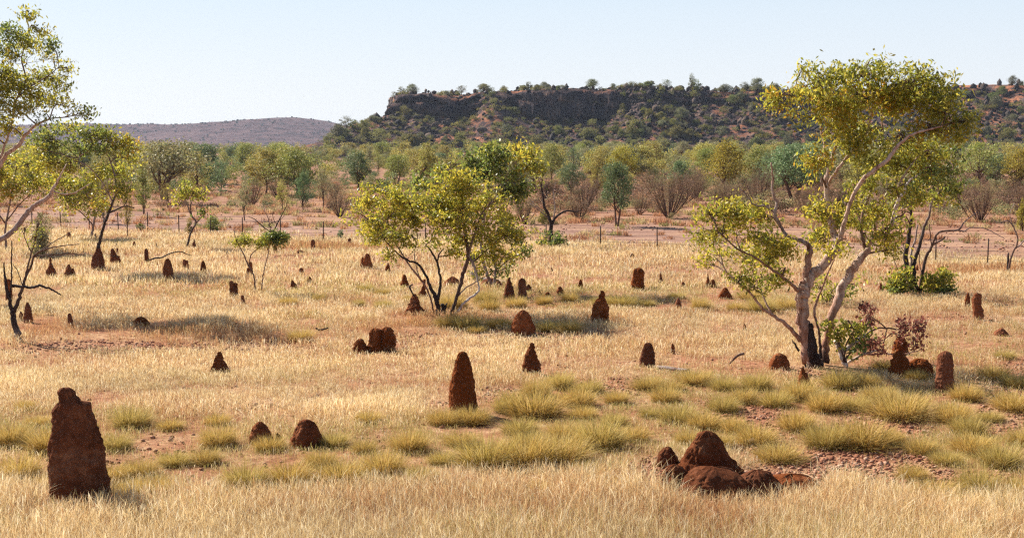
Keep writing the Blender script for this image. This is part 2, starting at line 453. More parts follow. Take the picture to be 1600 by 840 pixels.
# (x, base y, top y, width, lobes or shape, label)   lobes: (dx, width, height fraction, shape, flip)
MOUNDS = [
 (123, 782, 606, 97, 'big', 'tall flat rusty mound with a knobbly head, nearest and largest of all'),
 (724, 642, 549, 43, 'bullet', 'smooth bullet shaped mound standing alone in the open grass'),
 (831, 582, 535, 30, 'leancone', 'pointed mound behind and right of the bullet shaped mound'),
 (343, 582, 549, 28, 'leancone', 'small dark pointed mound alone in pale grass at left'),
 (1012, 570, 535, 25, 'dome', 'small upright dome mound left of the pale fallen log'),
 (584, 548, 512, 64, [(-22, 26, .55, 'dome', 0), (2, 26, .97, 'column', 0), (19, 28, 1.0, 'column', 1)], 'three humped dark mound, low lobe on left and twin peaks'),
 (818, 522, 484, 37, 'bullet', 'broad dark mound at the edge of the tree shadow'),
 (938, 503, 454, 28, 'neck', 'tall mound with a thin finger at the top, right of the tree shadow'),
 (997, 453, 418, 22, [(0, 22, 1.0, 'column', 0), (-5, 12, .8, 'dome', 0)], 'stout blocky dark mound above the finger topped mound'),
 (797, 465, 433, 19, [(-1, 18, 1.0, 'leancone', 0), (-7, 10, .35, 'wide', 0)], 'left of two tall mounds beside the yellow green tree'),
 (816, 464, 434, 16, 'column', 'right of two tall mounds beside the yellow green tree'),
 (826, 455, 444, 10, 'dome', 'stubby mound touching the pair right of the yellow green tree'),
 (843, 460, 453, 7, 'dome', 'tiny low mound between the mound pair and a small cone'),
 (856, 463, 456, 13, 'wide', 'flat low mound in greenish grass beside a small cone'),
 (875, 460, 447, 13, 'dome', 'small conical mound right of the tall mound pair'),
 (907.5, 452, 436, 8, 'bullet', 'slim small mound in greenish grass between cone and stout mound'),
 (862, 424, 417, 4.5, 'cone', 'tiny pointed mound alone beyond the yellow green tree'),
 (1032.5, 442, 424, 9, 'spire', 'small spiky mound just right of the stout blocky mound'),
 (1067, 448, 440, 8, 'dome', 'little pale mound between spiky mound and two peaked mound'),
 (1074, 435, 430, 4, 'cone', 'tiny distant mound above the little pale mound'),
 (1110, 448, 428, 16, [(-4, 9, 1.0, 'spire', 0), (4, 9, .6, 'dome', 0)], 'two peaked dark mound under the left lobe of the gum tree'),
 (1060, 482, 465, 10, 'bullet', 'small pointed mound below the little pale mound'),
 (980, 540, 532.5, 4, 'cone', 'tiny spike of a mound left of the small upright dome'),
 (1051, 550, 536, 8, 'dome', 'small round topped mound right of the small upright dome'),
 (1218, 575, 551, 34, 'dome', 'brown dome mound just left of the big gum trunk'),
 (1257, 610, 571, 23, 'bottle', 'bottle shaped red mound in front of the big gum trunk'),
 (1407, 552, 526, 26, 'dome', 'round reddish mound behind the dead leafy twigs'),
 (1424, 588, 549, 70, [(-18, 34, 1.0, 'dome', 0), (16, 40, .70, 'dome', 0)], 'double domed brown mound beside the upright barrel mound'),
 (1476, 612, 548, 31, 'column', 'upright barrel shaped mound at right, lit on its left side'),
 (1512, 483, 457, 10, 'bullet', 'slim mound, left one of the far right pair'),
 (1527, 500, 457, 17, 'twist', 'bent column mound, right one of the far right pair'),
 (1565, 524, 512, 24, 'wide', 'low crumbled mound at the far right in dry grass'),
 (1376, 458, 441, 10, 'leancone', 'small mound left of the bush at the black trunks'),
 (1163, 514, 504, 7, 'cone', 'tiny pale mound in the grass left of the gum trunk'),
 (1295, 471, 458, 11, 'dome', 'dark low mound seen between the stems of the gum tree'),
 (1433, 424, 412, 5, 'spire', 'thin red mound seen between the black trunks'),
 (1133, 466, 449, 22, 'wide', 'pale brown low mound under the left lobe of the gum tree'),
 (407, 690, 658, 36, 'dome', 'low round mound left of the larger dark dome in spinifex'),
 (434, 688, 676, 15, 'wide', 'small lump between two low domes in the spinifex'),
 (478, 696, 655, 52, 'dome', 'low dark dome mound with grass growing over it'),
 (1043, 728, 697, 38, 'dome', 'small dark dome at the left of the mound cluster'),
 (1107, 736, 673, 98, 'bigcone', 'broad cone, tallest of the reddish mound cluster'),
 (1055, 764, 724, 58, 'dome', 'rough dome at the front left of the mound cluster'),
 (1116, 770, 729, 124, 'dome', 'long low mound lying in front of the broad cone'),
 (1182, 769, 733, 82, 'dome', 'low dome at the front right of the mound cluster'),
 (1236, 765, 739, 96, 'wide', 'dark low ridge trailing right from the mound cluster'),
 (80, 431, 402, 17, 'spire', 'spiky mound with sharp tip in the far left grass'),
 (108, 434, 413, 18, [(-1, 15, 1.0, 'leancone', 0), (5, 9, .72, 'dome', 0)], 'squat lumpy mound right of the spiky mound'),
 (152.7, 420, 379, 21, 'pear', 'pear shaped mound built round a leaning dark tree trunk'),
 (180, 413, 388, 16, 'step', 'stepped mound right of the pear shaped mound'),
 (229, 412, 388, 7.5, 'column', 'slim column mound with a bare branch leaning on it'),
 (263, 437, 404, 17.5, 'bullet', 'broad mound under the tip of the bare leaning branch'),
 (290, 419, 405, 9.5, [(-2, 6, 1.0, 'column', 0), (2, 6, .92, 'column', 0)], 'small twin topped mound right of the leaning branch'),
 (318, 425, 407, 10, 'bullet', 'small pointed mound right of the twin topped mound'),
 (303, 390, 373.5, 7, 'neck', 'thin pointed mound beside the leaning sapling by the fence'),
 (209.6, 387, 376.7, 6.5, 'dome', 'small round mound beyond the slim column mound'),
 (244, 386, 379, 5, 'cone', 'tiny cone mound left of the leaning sapling'),
 (266.5, 391, 383, 4, 'cone', 'tiny pointed mound above the bare leaning branch'),
 (108, 374, 362, 7, 'column', 'distant small dark mound behind the spiky mound'),
 (131, 393, 388, 3.5, 'dome', 'smallest of three tiny mounds left of the pear mound'),
 (139, 389, 381, 5, 'cone', 'middle of three tiny mounds left of the pear mound'),
 (145, 384, 377.5, 3.5, 'cone', 'farthest of three tiny mounds left of the pear mound'),
 (149, 373, 364, 5, 'cone', 'small reddish mound beside the grey trunk behind the pear mound'),
 (181.5, 387, 380, 5, 'dome', 'small pale mound behind the stepped mound'),
 (183.5, 396, 387, 4, 'column', 'narrow mound close behind the stepped mound'),
 (330.6, 392, 388, 8, 'wide', 'flat little mound in a reddish tuft past the sapling'),
 (387.7, 394, 388, 3.2, 'column', 'tiny mound under the hanging green clumps'),
 (365, 464, 438, 12.5, [(-2.5, 8, 1.0, 'block', 0), (3, 7, .88, 'block', 0)], 'twin column mound left of the bare sapling'),
 (380, 475, 460.5, 6, 'twist', 'small crooked mound below the twin column mound'),
 (390, 431, 408.6, 10, [(2, 7, 1.0, 'column', 0), (-2, 7, .6, 'column', 0)], 'mound standing directly behind the bare sapling'),
 (44, 503, 472, 14, 'bullet', 'mound behind the bare multi stemmed tree at left'),
 (33, 500, 486, 8, 'dome', 'stub of a mound just left of the one behind the bare tree'),
 (110, 512, 489, 9, 'twist', 'small leaning mound right of the bare multi stemmed tree'),
 (220, 508, 494.5, 27, 'wide', 'low crumbly dark mound in the open left grass'),
 (14, 466, 435.6, 12, 'column', 'dark mound by the stub of the black fallen branch'),
 (489, 390, 374, 8, 'column', 'lone column mound by the fence post in reddish grass'),
 (470.7, 397, 390, 16, 'wedge', 'low wedge mound left of the lone column mound'),
 (546, 382, 372, 6.5, 'column', 'small mound right of a green shrub by the fence'),
 (571.6, 420, 396, 19, [(3, 14, 1.0, 'bullet', 0), (-5, 9, .78, 'dome', 0)], 'double mound, tall right half, in the grass before the fence'),
 (605.6, 427, 410, 8.6, 'neck', 'small bottle like mound right of the double mound'),
 (632, 449, 429, 18, 'cone', 'cone mound left of the yellow green tree stems'),
 (661, 465, 443, 16, [(0, 16, .85, 'leancone', 0), (2, 5, 1.3, 'column', 0)], 'dark mound with a finger behind the tree stems'),
 (648, 490, 459, 34, [(0, 34, .62, 'wide', 0), (0, 18, 1.0, 'bullet', 0)], 'skirted mound with a stick on it, left of tree base'),
 (459.7, 452, 437.7, 13.6, 'wedge', 'small dark sloping mound in the mid left grass'),
 (484, 442, 431.7, 8, 'dome', 'small dome mound upper right of the sloping mound'),
 (470.7, 428, 418, 10, 'dome', 'pale grassy mound above the small dome mound'),
 (445, 430, 423, 3.2, 'column', 'tiny stub mound left of the pale grassy mound'),
 (430, 395, 382, 7, 'column', 'dark mound under the larger hanging green clump'),
 (706.5, 446, 431.7, 26, 'wide', 'low brown mound half hidden behind the tree stems'),
 (767, 447, 434, 38, 'wide', 'wide low dark mound in front of the pale log'),
 (412.6, 488, 480, 11, 'wide', 'low pale mound below the thin bare sapling'),
 (433.5, 515, 507.6, 4, 'column', 'tiny mound left of a yellowish bush in open grass'),
 (634, 463, 456, 5, 'dome', 'tiny pale mound below the cone mound'),
 (987, 402, 395, 8, 'dome', 'small dark lump with a twig far out in the pale grass'),
]
MPOS = []
def build_mounds():
    for i, (x, yb, yt, w, sh, lab) in enumerate(MOUNDS):
        X, Y, _ = ground(x, yb)
        s = Y / F * 1.003
        z0 = float(gz(X, Y))
        top = at(x, yt, Y)[2]
        h = top - z0; W = w * s
        mb = MB()
        near = W > .25
        rg, sg = (110, 110) if w > 80 else ((70, 72) if w > 24 else (34, 34) if near else (14, 14))
        if isinstance(sh, str):
            lobe(mb, X, Y, z0, W, h, sh, i * 3.7, rg, sg, depth=.55 if sh == 'big' else .85, amp=.45 if sh == 'big' else .35 if sh == 'bigcone' else .5 if sh in ('bullet', 'dome', 'column', 'wide') else .85)
        else:
            for j, (dx, lw, lh, s2, fl) in enumerate(sh):
                lobe(mb, X + dx * s, Y + .1 * j * W, z0, lw * s, h * lh, s2, i * 3.7 + j * 11, rg, sg, .9, fl)
        V = np.vstack(mb.V); V -= np.array([X, Y, z0]); mb.V = [V]
        o = mb.build('termite_mound', M['mound'], None, True)
        o.location = (X, Y, z0)
        tag(o, lab, 'termite mound', 'termite mounds dotted over the grassy plain')
        MPOS.append((X, Y, W, h, x, yb))
build_mounds()
MP = np.array([(m[0], m[1], m[2]) for m in MPOS])
HP = []

# ------------------------------------------------------------------ hero trees
BARKS = {'pale': (.56, .45, .385), 'pink': (.42, .27, .21), 'dark': (.050, .036, .034), 'brown': (.17, .11, .085), 'grey': (.34, .29, .28), 'white': (.74, .70, .66)}
LEAFC = {
 'gold': [(.50, .40, .045), (.44, .39, .055), (.36, .35, .05), (.52, .31, .035), (.30, .31, .045), (.42, .42, .06)],
 'lime': [(.42, .385, .045), (.50, .43, .055), (.31, .315, .04), (.19, .21, .035), (.56, .44, .06)],
 'olive': [(.37, .36, .05), (.27, .29, .045), (.44, .40, .06), (.18, .20, .035), (.49, .42, .06)],
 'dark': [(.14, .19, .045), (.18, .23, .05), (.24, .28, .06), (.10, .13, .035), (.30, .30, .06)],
 'dead': [(.26, .085, .06), (.34, .14, .10), (.18, .06, .045)],
}

def hero(name, label, cat, Y, base_px, limbs, clusters, leafL=.10, leafW=.045, per=26, spray=.22, seed=1, group=None, dsp=1.0, twigc='brown', dens=1.0, thr=-.10):
    """limbs: (part name, bark key(s), [(px,py,r_px[,dz])...]); clusters: (cx,cy,rx,ry,colour,[amount])"""
    rng = np.random.default_rng(seed)
    s = Y / F
    bx, by, bz = at(base_px[0], base_px[1], Y)
    bz = float(gz(bx, Y)) - .05
    root = tag(empty(name, (bx, Y, bz)), label, cat, group)
    off = np.array([bx, Y, bz])
    nodes = []
    for pn, bk, pts in limbs:
        rows = []
        thin = max(q[2] for q in pts) < 7.6 and name in ('gum_tree',)
        for q in pts:
            dz = q[3] if len(q) > 3 else 0.0
            p = at(q[0], q[1], Y + dz)
            rows.append((p[0], p[1], max(p[2], bz), q[2] * s))
        P = smooth_path(rows, 5)
        P[:, 3] *= .64 if thin else .80
        k = np.arange(len(P))
        r0 = P[:, 3]
        P[1:-1, :3] += rng.normal(size=(len(P) - 2, 3)) * (r0[1:-1, None] * .12 + .004)
        mb = MB()
        c = np.array([BARKS[b] for b in (bk if isinstance(bk, (list, tuple)) else [bk])])
        tt = np.linspace(0, len(c) - 1, len(P))
        cc = np.stack([np.interp(tt, np.arange(len(c)), c[:, j]) for j in range(3)], 1)
        mb.tube(P[:, :3] - off, r0, 12 if r0.max() > .08 else 7, cc, .12)
        mb.build(pn, M['bark'], root)
        nodes.append(P)
    if not clusters: return root
    NP = np.vstack(nodes)
    twigs = MB(); LC, TC = [], []
    tint = BARKS[twigc]
    for cl in clusters:
        cx, cy, rx, ry, colr = cl[:5]; amt = (cl[5] if len(cl) > 5 else 1.0) * dens
        if len(cl) > 6: dz = cl[6]
        else: dz = rng.uniform(-1, 1) * .9 * dsp
        c = np.array(at(cx, cy, Y + dz)); RX, RY = rx * s, ry * s
        RD = min(RX, 1.0) * 1.0
        d = np.linalg.norm((NP[:, :3] - c) * np.array([1, .6, 1]), axis=1) + np.clip(NP[:, 2] - c[2] + .1, 0, None) * .8
        a = NP[np.argmin(d)]
        n = max(6, int(amt * 1.55 * rx * ry / 26 * (s / .0185) ** 2 / (spray / .22) ** 2 * 2.2))
        u = rng.normal(size=(n, 3)); u /= np.linalg.norm(u, axis=1)[:, None]; rad = rng.uniform(.2, 1.0, n)[:, None] ** .6 * rng.choice([1, 1, 1, 1.25, 1.5], n)[:, None]
        sp = c + u * rad * np.array([RX, RD, RY])
        sp[:, 2] += rng.normal(size=n) * .05
        fq = .42 / spray
        nz = fbm(sp[:, 0] * fq + seed, sp[:, 1] * fq, sp[:, 2] * fq * 1.3, 2)
        sp = sp[nz > (thr if per > 12 else -1)]; n = len(sp)
        if n == 0: continue
        # branch to the cluster
        mid = (a[:3] + c) / 2 + rng.normal(size=3) * .08 + np.array([0, 0, .08])
        br = smooth_path([(*a[:3], min(a[3] * .7, .03)), (*mid, .018), (*c, .01)], 4)
        twigs.tube(br[:, :3] - off, br[:, 3], 5, tint)
        for q in sp:
            b = br[rng.integers(len(br) // 2, len(br)), :3]
            m_ = (b + q) / 2 + rng.normal(size=3) * .06
            tw = np.array([b, m_, q])
            twigs.tube(tw - off, [.008, .006, .003], 3, tint)
        k = rng.integers(int(per * .6), int(per * 1.4), n)
        idx = np.repeat(np.arange(n), k)
        g = rng.normal(size=(len(idx), 3)) * spray * np.array([.55, .55, .42])
        pts = sp[idx] + g
        LC.append(pts)
        pal = np.array(LEAFC[colr])
        pick = np.clip((rng.random(n) * len(pal)).astype(int), 0, len(pal) - 1)[idx]
        rnd = rng.random(len(idx)) < .5
        pick = np.where(rnd, rng.integers(0, len(pal), len(idx)), pick)
        TC.append(pal[pick] * rng.uniform(.75, 1.2, len(idx))[:, None])
    C = np.vstack(LC); T = np.vstack(TC)
    V, Q = leaves(C - off, leafL, leafW, rng, .6)
    VT, QT, TT, CT_ = np.vstack(twigs.V), np.vstack(twigs.Q), np.vstack(twigs.T), np.vstack(twigs.C)
    me = np_mesh('crown', np.vstack([V, VT]), [np.vstack([Q, QT + len(V)]), TT + len(V)], np.vstack([np.repeat(T, 4, 0), CT_]), M['leaf'])
    me.materials.append(M['bark'])
    mi = np.ones(len(me.polygons), np.int32); mi[:len(Q)] = 0
    me.polygons.foreach_set('material_index', mi)
    mobj('crown', me, root)
    return root

# big gum tree (right)
DR = ground(1264, 572)[1]
hero('gum_tree', 'big golden green gum tree with pale trunk and charred base', 'tree', DR, (1264, 572), [
 ('trunk', ['dark', 'pink', 'pink', 'pale', 'pale'], [(1268, 574, 20), (1264, 560, 15), (1258, 520, 12.5), (1255, 490, 12), (1254, 466, 12), (1258, 444, 12)]),
 ('charred_base', 'dark', [(1277, 576, 12, -.12), (1271, 556, 11, -.12), (1268, 530, 8, -.12), (1266, 505, 4, -.1)]),
 ('branch', ['pale', 'pale'], [(1258, 448, 12), (1268, 430, 11), (1282, 418, 10), (1298, 400, 9.5), (1308, 384, 8.5), (1302, 360, 6.5, .2), (1297, 335, 6, .3), (1292, 300, 5.5, .3), (1292, 274, 5, .3)]),
 ('branch', ['pale', 'pale'], [(1308, 386, 7), (1316, 362, 6, -.3), (1324, 330, 5, -.5), (1340, 292, 5, -.6), (1363, 268, 5, -.8), (1388, 247, 5, -.9), (1406, 224, 4, -.9), (1431, 208, 3, -1), (1472, 197, 2, -1)]),
 ('branch', ['pink', 'grey', 'pale'], [(1254, 455, 9), (1259, 425, 7), (1265, 395, 6.5), (1263, 383, 5), (1251, 376, 4, .1), (1233, 372, 3.4, .2), (1222, 356, 3.2, .3), (1211, 335, 3.4, .3), (1214, 318, 3.2, .3), (1208, 300, 2.8, .3), (1207, 275, 2, .3), (1205, 254, 1.4, .3)]),
 ('branch', ['grey', 'grey'], [(1213, 336, 2.6, .3), (1197, 322, 2.2, .3), (1178, 320, 2, .2), (1162, 300, 1.5, .2), (1146, 293, 1.1, .2)]),
 ('branch', ['grey', 'dark'], [(1235, 373, 2.5, .2), (1220, 374, 2, .1), (1207, 370, 1.6, 0)]),
 ('branch', ['pink', 'pale'], [(1250, 532, 6), (1236, 514, 5, -.1), (1215, 497, 4.2, -.2), (1192, 482, 3.4, -.3), (1171, 456, 2.6, -.4), (1142, 432, 2, -.5), (1120, 404, 1.5, -.6)]),
 ('branch', ['pale', 'brown'], [(1205, 490, 2.5, -.2), (1192, 462, 2.2, 0), (1182, 436, 1.8, .2), (1172, 412, 1.4, .3)]),
 ('branch', ['pink', 'brown'], [(1250, 455, 6.5), (1238, 445, 4, -.2), (1222, 432, 3.4, -.4), (1200, 416, 3, -.5), (1180, 402, 2.4, -.6), (1152, 388, 2, -.6), (1122, 362, 1.5, -.6)]),
 ('stub', 'dark', [(1249, 548, 3), (1242, 538, 2.2), (1238, 531, 1.4)]),
 ('branch', ['pale', 'pale'], [(1292, 280, 4.6, .3), (1298, 252, 4, .3), (1307, 225, 3.5, .3), (1318, 195, 3, .3), (1328, 170, 2.4, .3), (1338, 130, 1.6, .3)]),
 ('branch', ['pale', 'pale'], [(1294, 290, 4, .3), (1306, 268, 3.8, 0), (1322, 248, 3.6, 0), (1344, 224, 3, 0), (1358, 196, 2.4, 0), (1366, 150, 1.6, 0)]),
 ('branch', 'pale', [(1291, 260, 3.6, .3), (1287, 225, 3, .5), (1280, 185, 2.2, .6), (1272, 160, 1.4, .7), (1240, 145, 1, .7)]),
 ('trunk', ['dark', 'pink', 'pink', 'pale', 'pale', 'pale'], [(1288, 566, 9, .25), (1290, 545, 7.5, .25), (1294, 520, 7, .25), (1301, 492, 8, .25), (1310, 464, 9, .3), (1322, 438, 9, .3), (1334, 418, 8.5, .3), (1348, 400, 7.5, .3), (1356, 388, 6.5, .3)]),
 ('branch', ['brown', 'pale'], [(1354, 392, 5, .3), (1347, 370, 4.4, .4), (1346, 342, 4, .5), (1354, 316, 3.6, .6), (1366, 280, 3.2, .6), (1374, 240, 2.8, .6), (1378, 200, 2.2, .6), (1372, 150, 1.5, .6)]),
 ('branch', ['pale', 'pale'], [(1356, 389, 5, .3), (1366, 366, 4, .2), (1370, 342, 3.6, 0), (1380, 318, 3.2, -.1), (1400, 296, 3, -.1), (1415, 270, 2.4, 0), (1440, 240, 2, .2), (1470, 225, 1.3, .3)]),
 ('branch', ['pale', 'white', 'white'], [(1386, 362, 3, 0), (1393, 352, 5, -.4), (1398, 332, 4.6, -.5), (1402, 315, 4.6, -.5), (1412, 301, 4, -.5), (1418, 285, 2.6, -.5), (1440, 270, 1.6, -.5)]),
 ('branch', ['dark', 'pink', 'pink'], [(1282, 560, 4.5, .1), (1281, 530, 3.4, .1), (1277, 505, 3, .1), (1272, 486, 3.4, .1), (1281, 458, 2.6, .1), (1292, 430, 2, .1), (1304, 405, 1.5, .1)]),
], [
 (1212, 160, 20, 16, 'gold', .8), (1232, 148, 26, 20, 'gold', 1.0), (1285, 128, 40, 22, 'olive', .8), (1262, 112, 16, 10, 'olive', .7), (1300, 155, 34, 22, 'gold'), (1355, 112, 44, 22, 'olive'), (1360, 92, 26, 8, 'olive', .8),
 (1425, 130, 46, 22, 'olive'), (1400, 108, 26, 10, 'olive', .8), (1470, 165, 40, 26, 'olive'), (1350, 150, 44, 26, 'gold'), (1408, 165, 46, 26, 'gold'), (1258, 182, 26, 12, 'gold', .6),
 (1295, 205, 26, 20, 'gold', .7), (1505, 190, 18, 20, 'olive', .8), (1455, 205, 44, 20, 'gold'), (1400, 215, 36, 20, 'olive', .8), (1450, 245, 40, 24, 'olive'), (1398, 255, 34, 22, 'olive', .7),
 (1335, 225, 28, 24, 'lime', .9), (1370, 250, 26, 20, 'olive', .8), (1360, 205, 26, 16, 'olive', .8), (1300, 262, 22, 18, 'lime', .8), (1322, 318, 24, 16, 'lime', .9), (1362, 325, 26, 16, 'lime', .9), (1420, 310, 26, 16, 'olive', .9), (1450, 265, 28, 18, 'lime', .8), (1312, 182, 24, 16, 'gold', .8), (1275, 250, 18, 22, 'gold', .9), (1282, 290, 24, 22, 'lime', .9), (1420, 285, 34, 20, 'olive', .8), (1465, 275, 24, 18, 'dark', .8), (1340, 285, 26, 20, 'olive', .8), (1385, 295, 28, 18, 'lime', .8),
 (1272, 325, 22, 16, 'lime', .9), (1300, 338, 34, 20, 'lime', 1.0), (1345, 342, 30, 18, 'olive', .9), (1385, 368, 30, 16, 'lime', 1.0), (1322, 372, 30, 14, 'lime', .9), (1282, 372, 20, 14, 'lime', .9), (1396, 390, 16, 10, 'lime', .9), (1355, 372, 26, 14, 'lime', .8),
 (1415, 330, 20, 16, 'olive', .7), (1300, 396, 14, 8, 'lime', .5),
 (1105, 330, 22, 14, 'lime'), (1145, 330, 32, 16, 'lime'), (1182, 345, 26, 16, 'lime', .9), (1112, 362, 26, 18, 'lime'), (1155, 365, 34, 20, 'lime'), (1200, 372, 26, 16, 'lime', .8), (1125, 398, 24, 16, 'lime', .9),
 (1165, 405, 32, 16, 'lime'), (1205, 402, 26, 16, 'lime', .9), (1160, 430, 20, 10, 'olive', .9), (1205, 430, 24, 12, 'olive', .8), (1225, 420, 16, 12, 'olive', .7), (1098, 412, 8, 10, 'lime', .8), (1222, 388, 18, 14, 'lime', .7), (1185, 322, 12, 8, 'lime', .5), (1185, 450, 10, 6, 'olive', .6),
], leafL=.115, leafW=.045, per=20, spray=.21, seed=3, dens=1.0, thr=-.01)

# leafy regrowth at its foot
hero('shrub', 'small leafy green regrowth bush at the foot of the big gum', 'shrub', DR - .25, (1322, 566), [
 ('stem', 'brown', [(1318, 566, 2), (1322, 540, 1.6), (1334, 515, 1)]), ('stem', 'brown', [(1322, 566, 2), (1312, 540, 1.4), (1304, 515, 1)]),
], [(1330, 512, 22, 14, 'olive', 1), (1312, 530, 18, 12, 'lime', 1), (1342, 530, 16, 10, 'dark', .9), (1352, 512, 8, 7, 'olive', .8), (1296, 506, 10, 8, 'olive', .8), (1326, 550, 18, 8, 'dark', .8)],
 leafL=.11, leafW=.075, per=8, spray=.17, seed=5, dsp=.25, dens=.55)

# fallen dead branch with rust red leaves
hero('fallen_branch', 'fallen pale dead branch with rust red withered leaves, right of gum', 'branch', DR + .2, (1330, 572), [
 ('limb', ['white', 'white'], [(1306, 532, 5, -.3), (1312, 545, 6, -.3), (1318, 560, 6, -.3), (1322, 574, 5, -.3)]),
 ('limb', ['white', 'grey'], [(1314, 552, 4.5, -.3), (1330, 538, 4, -.3), (1345, 528, 3.2, -.2), (1362, 516, 2, 0)]),
 ('limb', ['grey', 'pink'], [(1338, 534, 3, -.2), (1346, 546, 3.2, 0), (1356, 553, 2.4, .2), (1380, 552, 2, .2)]),
 ('limb', ['white', 'pink'], [(1325, 566, 2.6, 0), (1350, 553, 2.3, 0), (1376, 548, 2, .2), (1392, 554, 1.6, .3), (1420, 552, 1.2, .3), (1440, 545, .9, .3)]),
 ('limb', 'brown', [(1345, 528, 1.8, 0), (1368, 514, 1.6, .2), (1384, 512, 1.6, .4), (1410, 514, 1.3, .5), (1430, 508, 1, .5)]),
 ('limb', 'brown', [(1384, 512, 1.4, .4), (1372, 502, 1.2, .4), (1358, 492, 1, .4), (1350, 484, .8, .4)]),
 ('limb', 'brown', [(1386, 512, 1.2, .4), (1382, 530, 1.1, .3), (1378, 550, 1, .2)]),
], [(1352, 480, 9, 8, 'dead', .8), (1356, 500, 10, 10, 'dead', .9), (1415, 505, 8, 12, 'dead', .7), (1435, 520, 6, 14, 'dead', .8), (1432, 540, 8, 8, 'dead', .7), (1365, 535, 16, 10, 'dead', .5), (1345, 540, 10, 12, 'dead', .6), (1440, 508, 5, 5, 'dead', .6), (1376, 545, 14, 6, 'dead', .5), (1408, 525, 6, 8, 'dead', .5)],
 leafL=.10, leafW=.045, per=13, spray=.16, seed=6, dsp=.2, dens=1.0, thr=-1)

# centre tree
DC = ground(690, 492)[1]
hero('gum_tree', 'bright yellow green many stemmed tree in the middle of the grass', 'tree', DC, (690, 492), [
 ('trunk', 'dark', [(685, 492, 5.5), (684, 480, 5.5), (681, 466, 5.5), (673, 449, 4), (666, 433, 3.2), (659, 420, 3), (649, 410, 2.6), (638, 407, 2.4), (620, 395, 1.8, -.2), (600, 372, 1.4, -.4), (590, 345, 1, -.5)]),
 ('trunk', 'dark', [(684, 468, 4.6), (688, 446, 3.4), (687, 427, 2.8), (683, 411, 2.6), (676, 396, 2.2), (669, 386, 1.5)]),
 ('branch', 'dark', [(683, 411, 2.2), (687, 396, 1.7), (693, 389, 1.3)]),
 ('trunk', ['brown', 'pink', 'grey', 'brown'], [(678, 490, 2.2, .1), (673, 466, 2.2, .1), (663, 444, 2.5, .1), (651, 429, 2.5, .1), (640, 414, 2.2, .1), (629, 397, 2, .1), (617, 378, 1.6, .1), (606, 350, 1.3, .2), (598, 320, 1, .3)]),
 ('branch', 'grey', [(655, 433, 1.4, .1), (650, 415, 1.2, .1), (647, 395, 1, .1), (652, 375, .9, .1), (650, 345, .8, .1)]),
 ('trunk', ['dark', 'brown', 'dark'], [(705, 492, 4.4), (709, 478, 4.2), (714, 463, 4.2), (721, 437, 4.6), (727, 416, 5), (731, 400, 4.4), (727, 368, 3.4), (723, 336, 2.8), (720, 300, 2), (712, 275, 1.4)]),
 ('trunk', ['white', 'white', 'grey', 'brown'], [(706, 498, 3, -.1), (717, 484, 3.4, -.1), (727, 471, 3.2, -.1), (739, 462, 3, -.1), (748, 454, 2.6), (746, 439, 2.2), (743, 423, 3), (737, 408, 4), (733, 395, 3.4), (742, 365, 2.6, -.2), (752, 335, 2, -.4), (768, 315, 1.4, -.5)]),
 ('branch', ['grey', 'dark'], [(716, 462, 1.8), (727, 450, 1.5), (742, 441, 1.2), (758, 432, 1), (775, 425, .8)]),
 ('branch', 'brown', [(738, 410, 2.4), (752, 398, 2, .2), (772, 380, 1.7, .3), (790, 360, 1.2, .3)]),
 ('branch', 'brown', [(727, 375, 2.2), (712, 360, 1.8, -.2), (692, 340, 1.3, -.4), (680, 325, 1, -.4)]),
], [
 (572, 318, 22, 16, 'lime'), (598, 302, 28, 14, 'lime'), (632, 312, 26, 16, 'lime'), (575, 345, 26, 18, 'lime'), (610, 338, 34, 20, 'lime'), (642, 340, 26, 18, 'lime'), (592, 368, 26, 14, 'lime'), (625, 370, 22, 14, 'olive', .8), (648, 372, 16, 12, 'lime', .6),
 (556, 330, 12, 12, 'lime', .7), (608, 398, 12, 7, 'lime', .6), (662, 318, 16, 14, 'olive', .7),
 (710, 268, 26, 12, 'lime'), (700, 290, 32, 18, 'lime', 1.1), (735, 292, 26, 16, 'lime'), (688, 318, 28, 16, 'lime'), (725, 322, 36, 18, 'lime', 1.1), (770, 315, 26, 16, 'lime'), (692, 345, 34, 16, 'lime', .9), (738, 350, 36, 18, 'lime'), (782, 340, 26, 18, 'lime'),
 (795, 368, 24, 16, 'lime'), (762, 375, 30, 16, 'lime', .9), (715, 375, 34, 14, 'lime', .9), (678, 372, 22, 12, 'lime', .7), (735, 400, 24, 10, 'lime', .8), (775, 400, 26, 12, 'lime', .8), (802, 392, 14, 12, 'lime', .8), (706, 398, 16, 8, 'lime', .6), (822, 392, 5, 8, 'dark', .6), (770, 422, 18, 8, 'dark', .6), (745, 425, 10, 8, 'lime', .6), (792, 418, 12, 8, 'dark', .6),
], leafL=.12, leafW=.052, per=20, spray=.21, seed=8, dens=.72, thr=-.10)

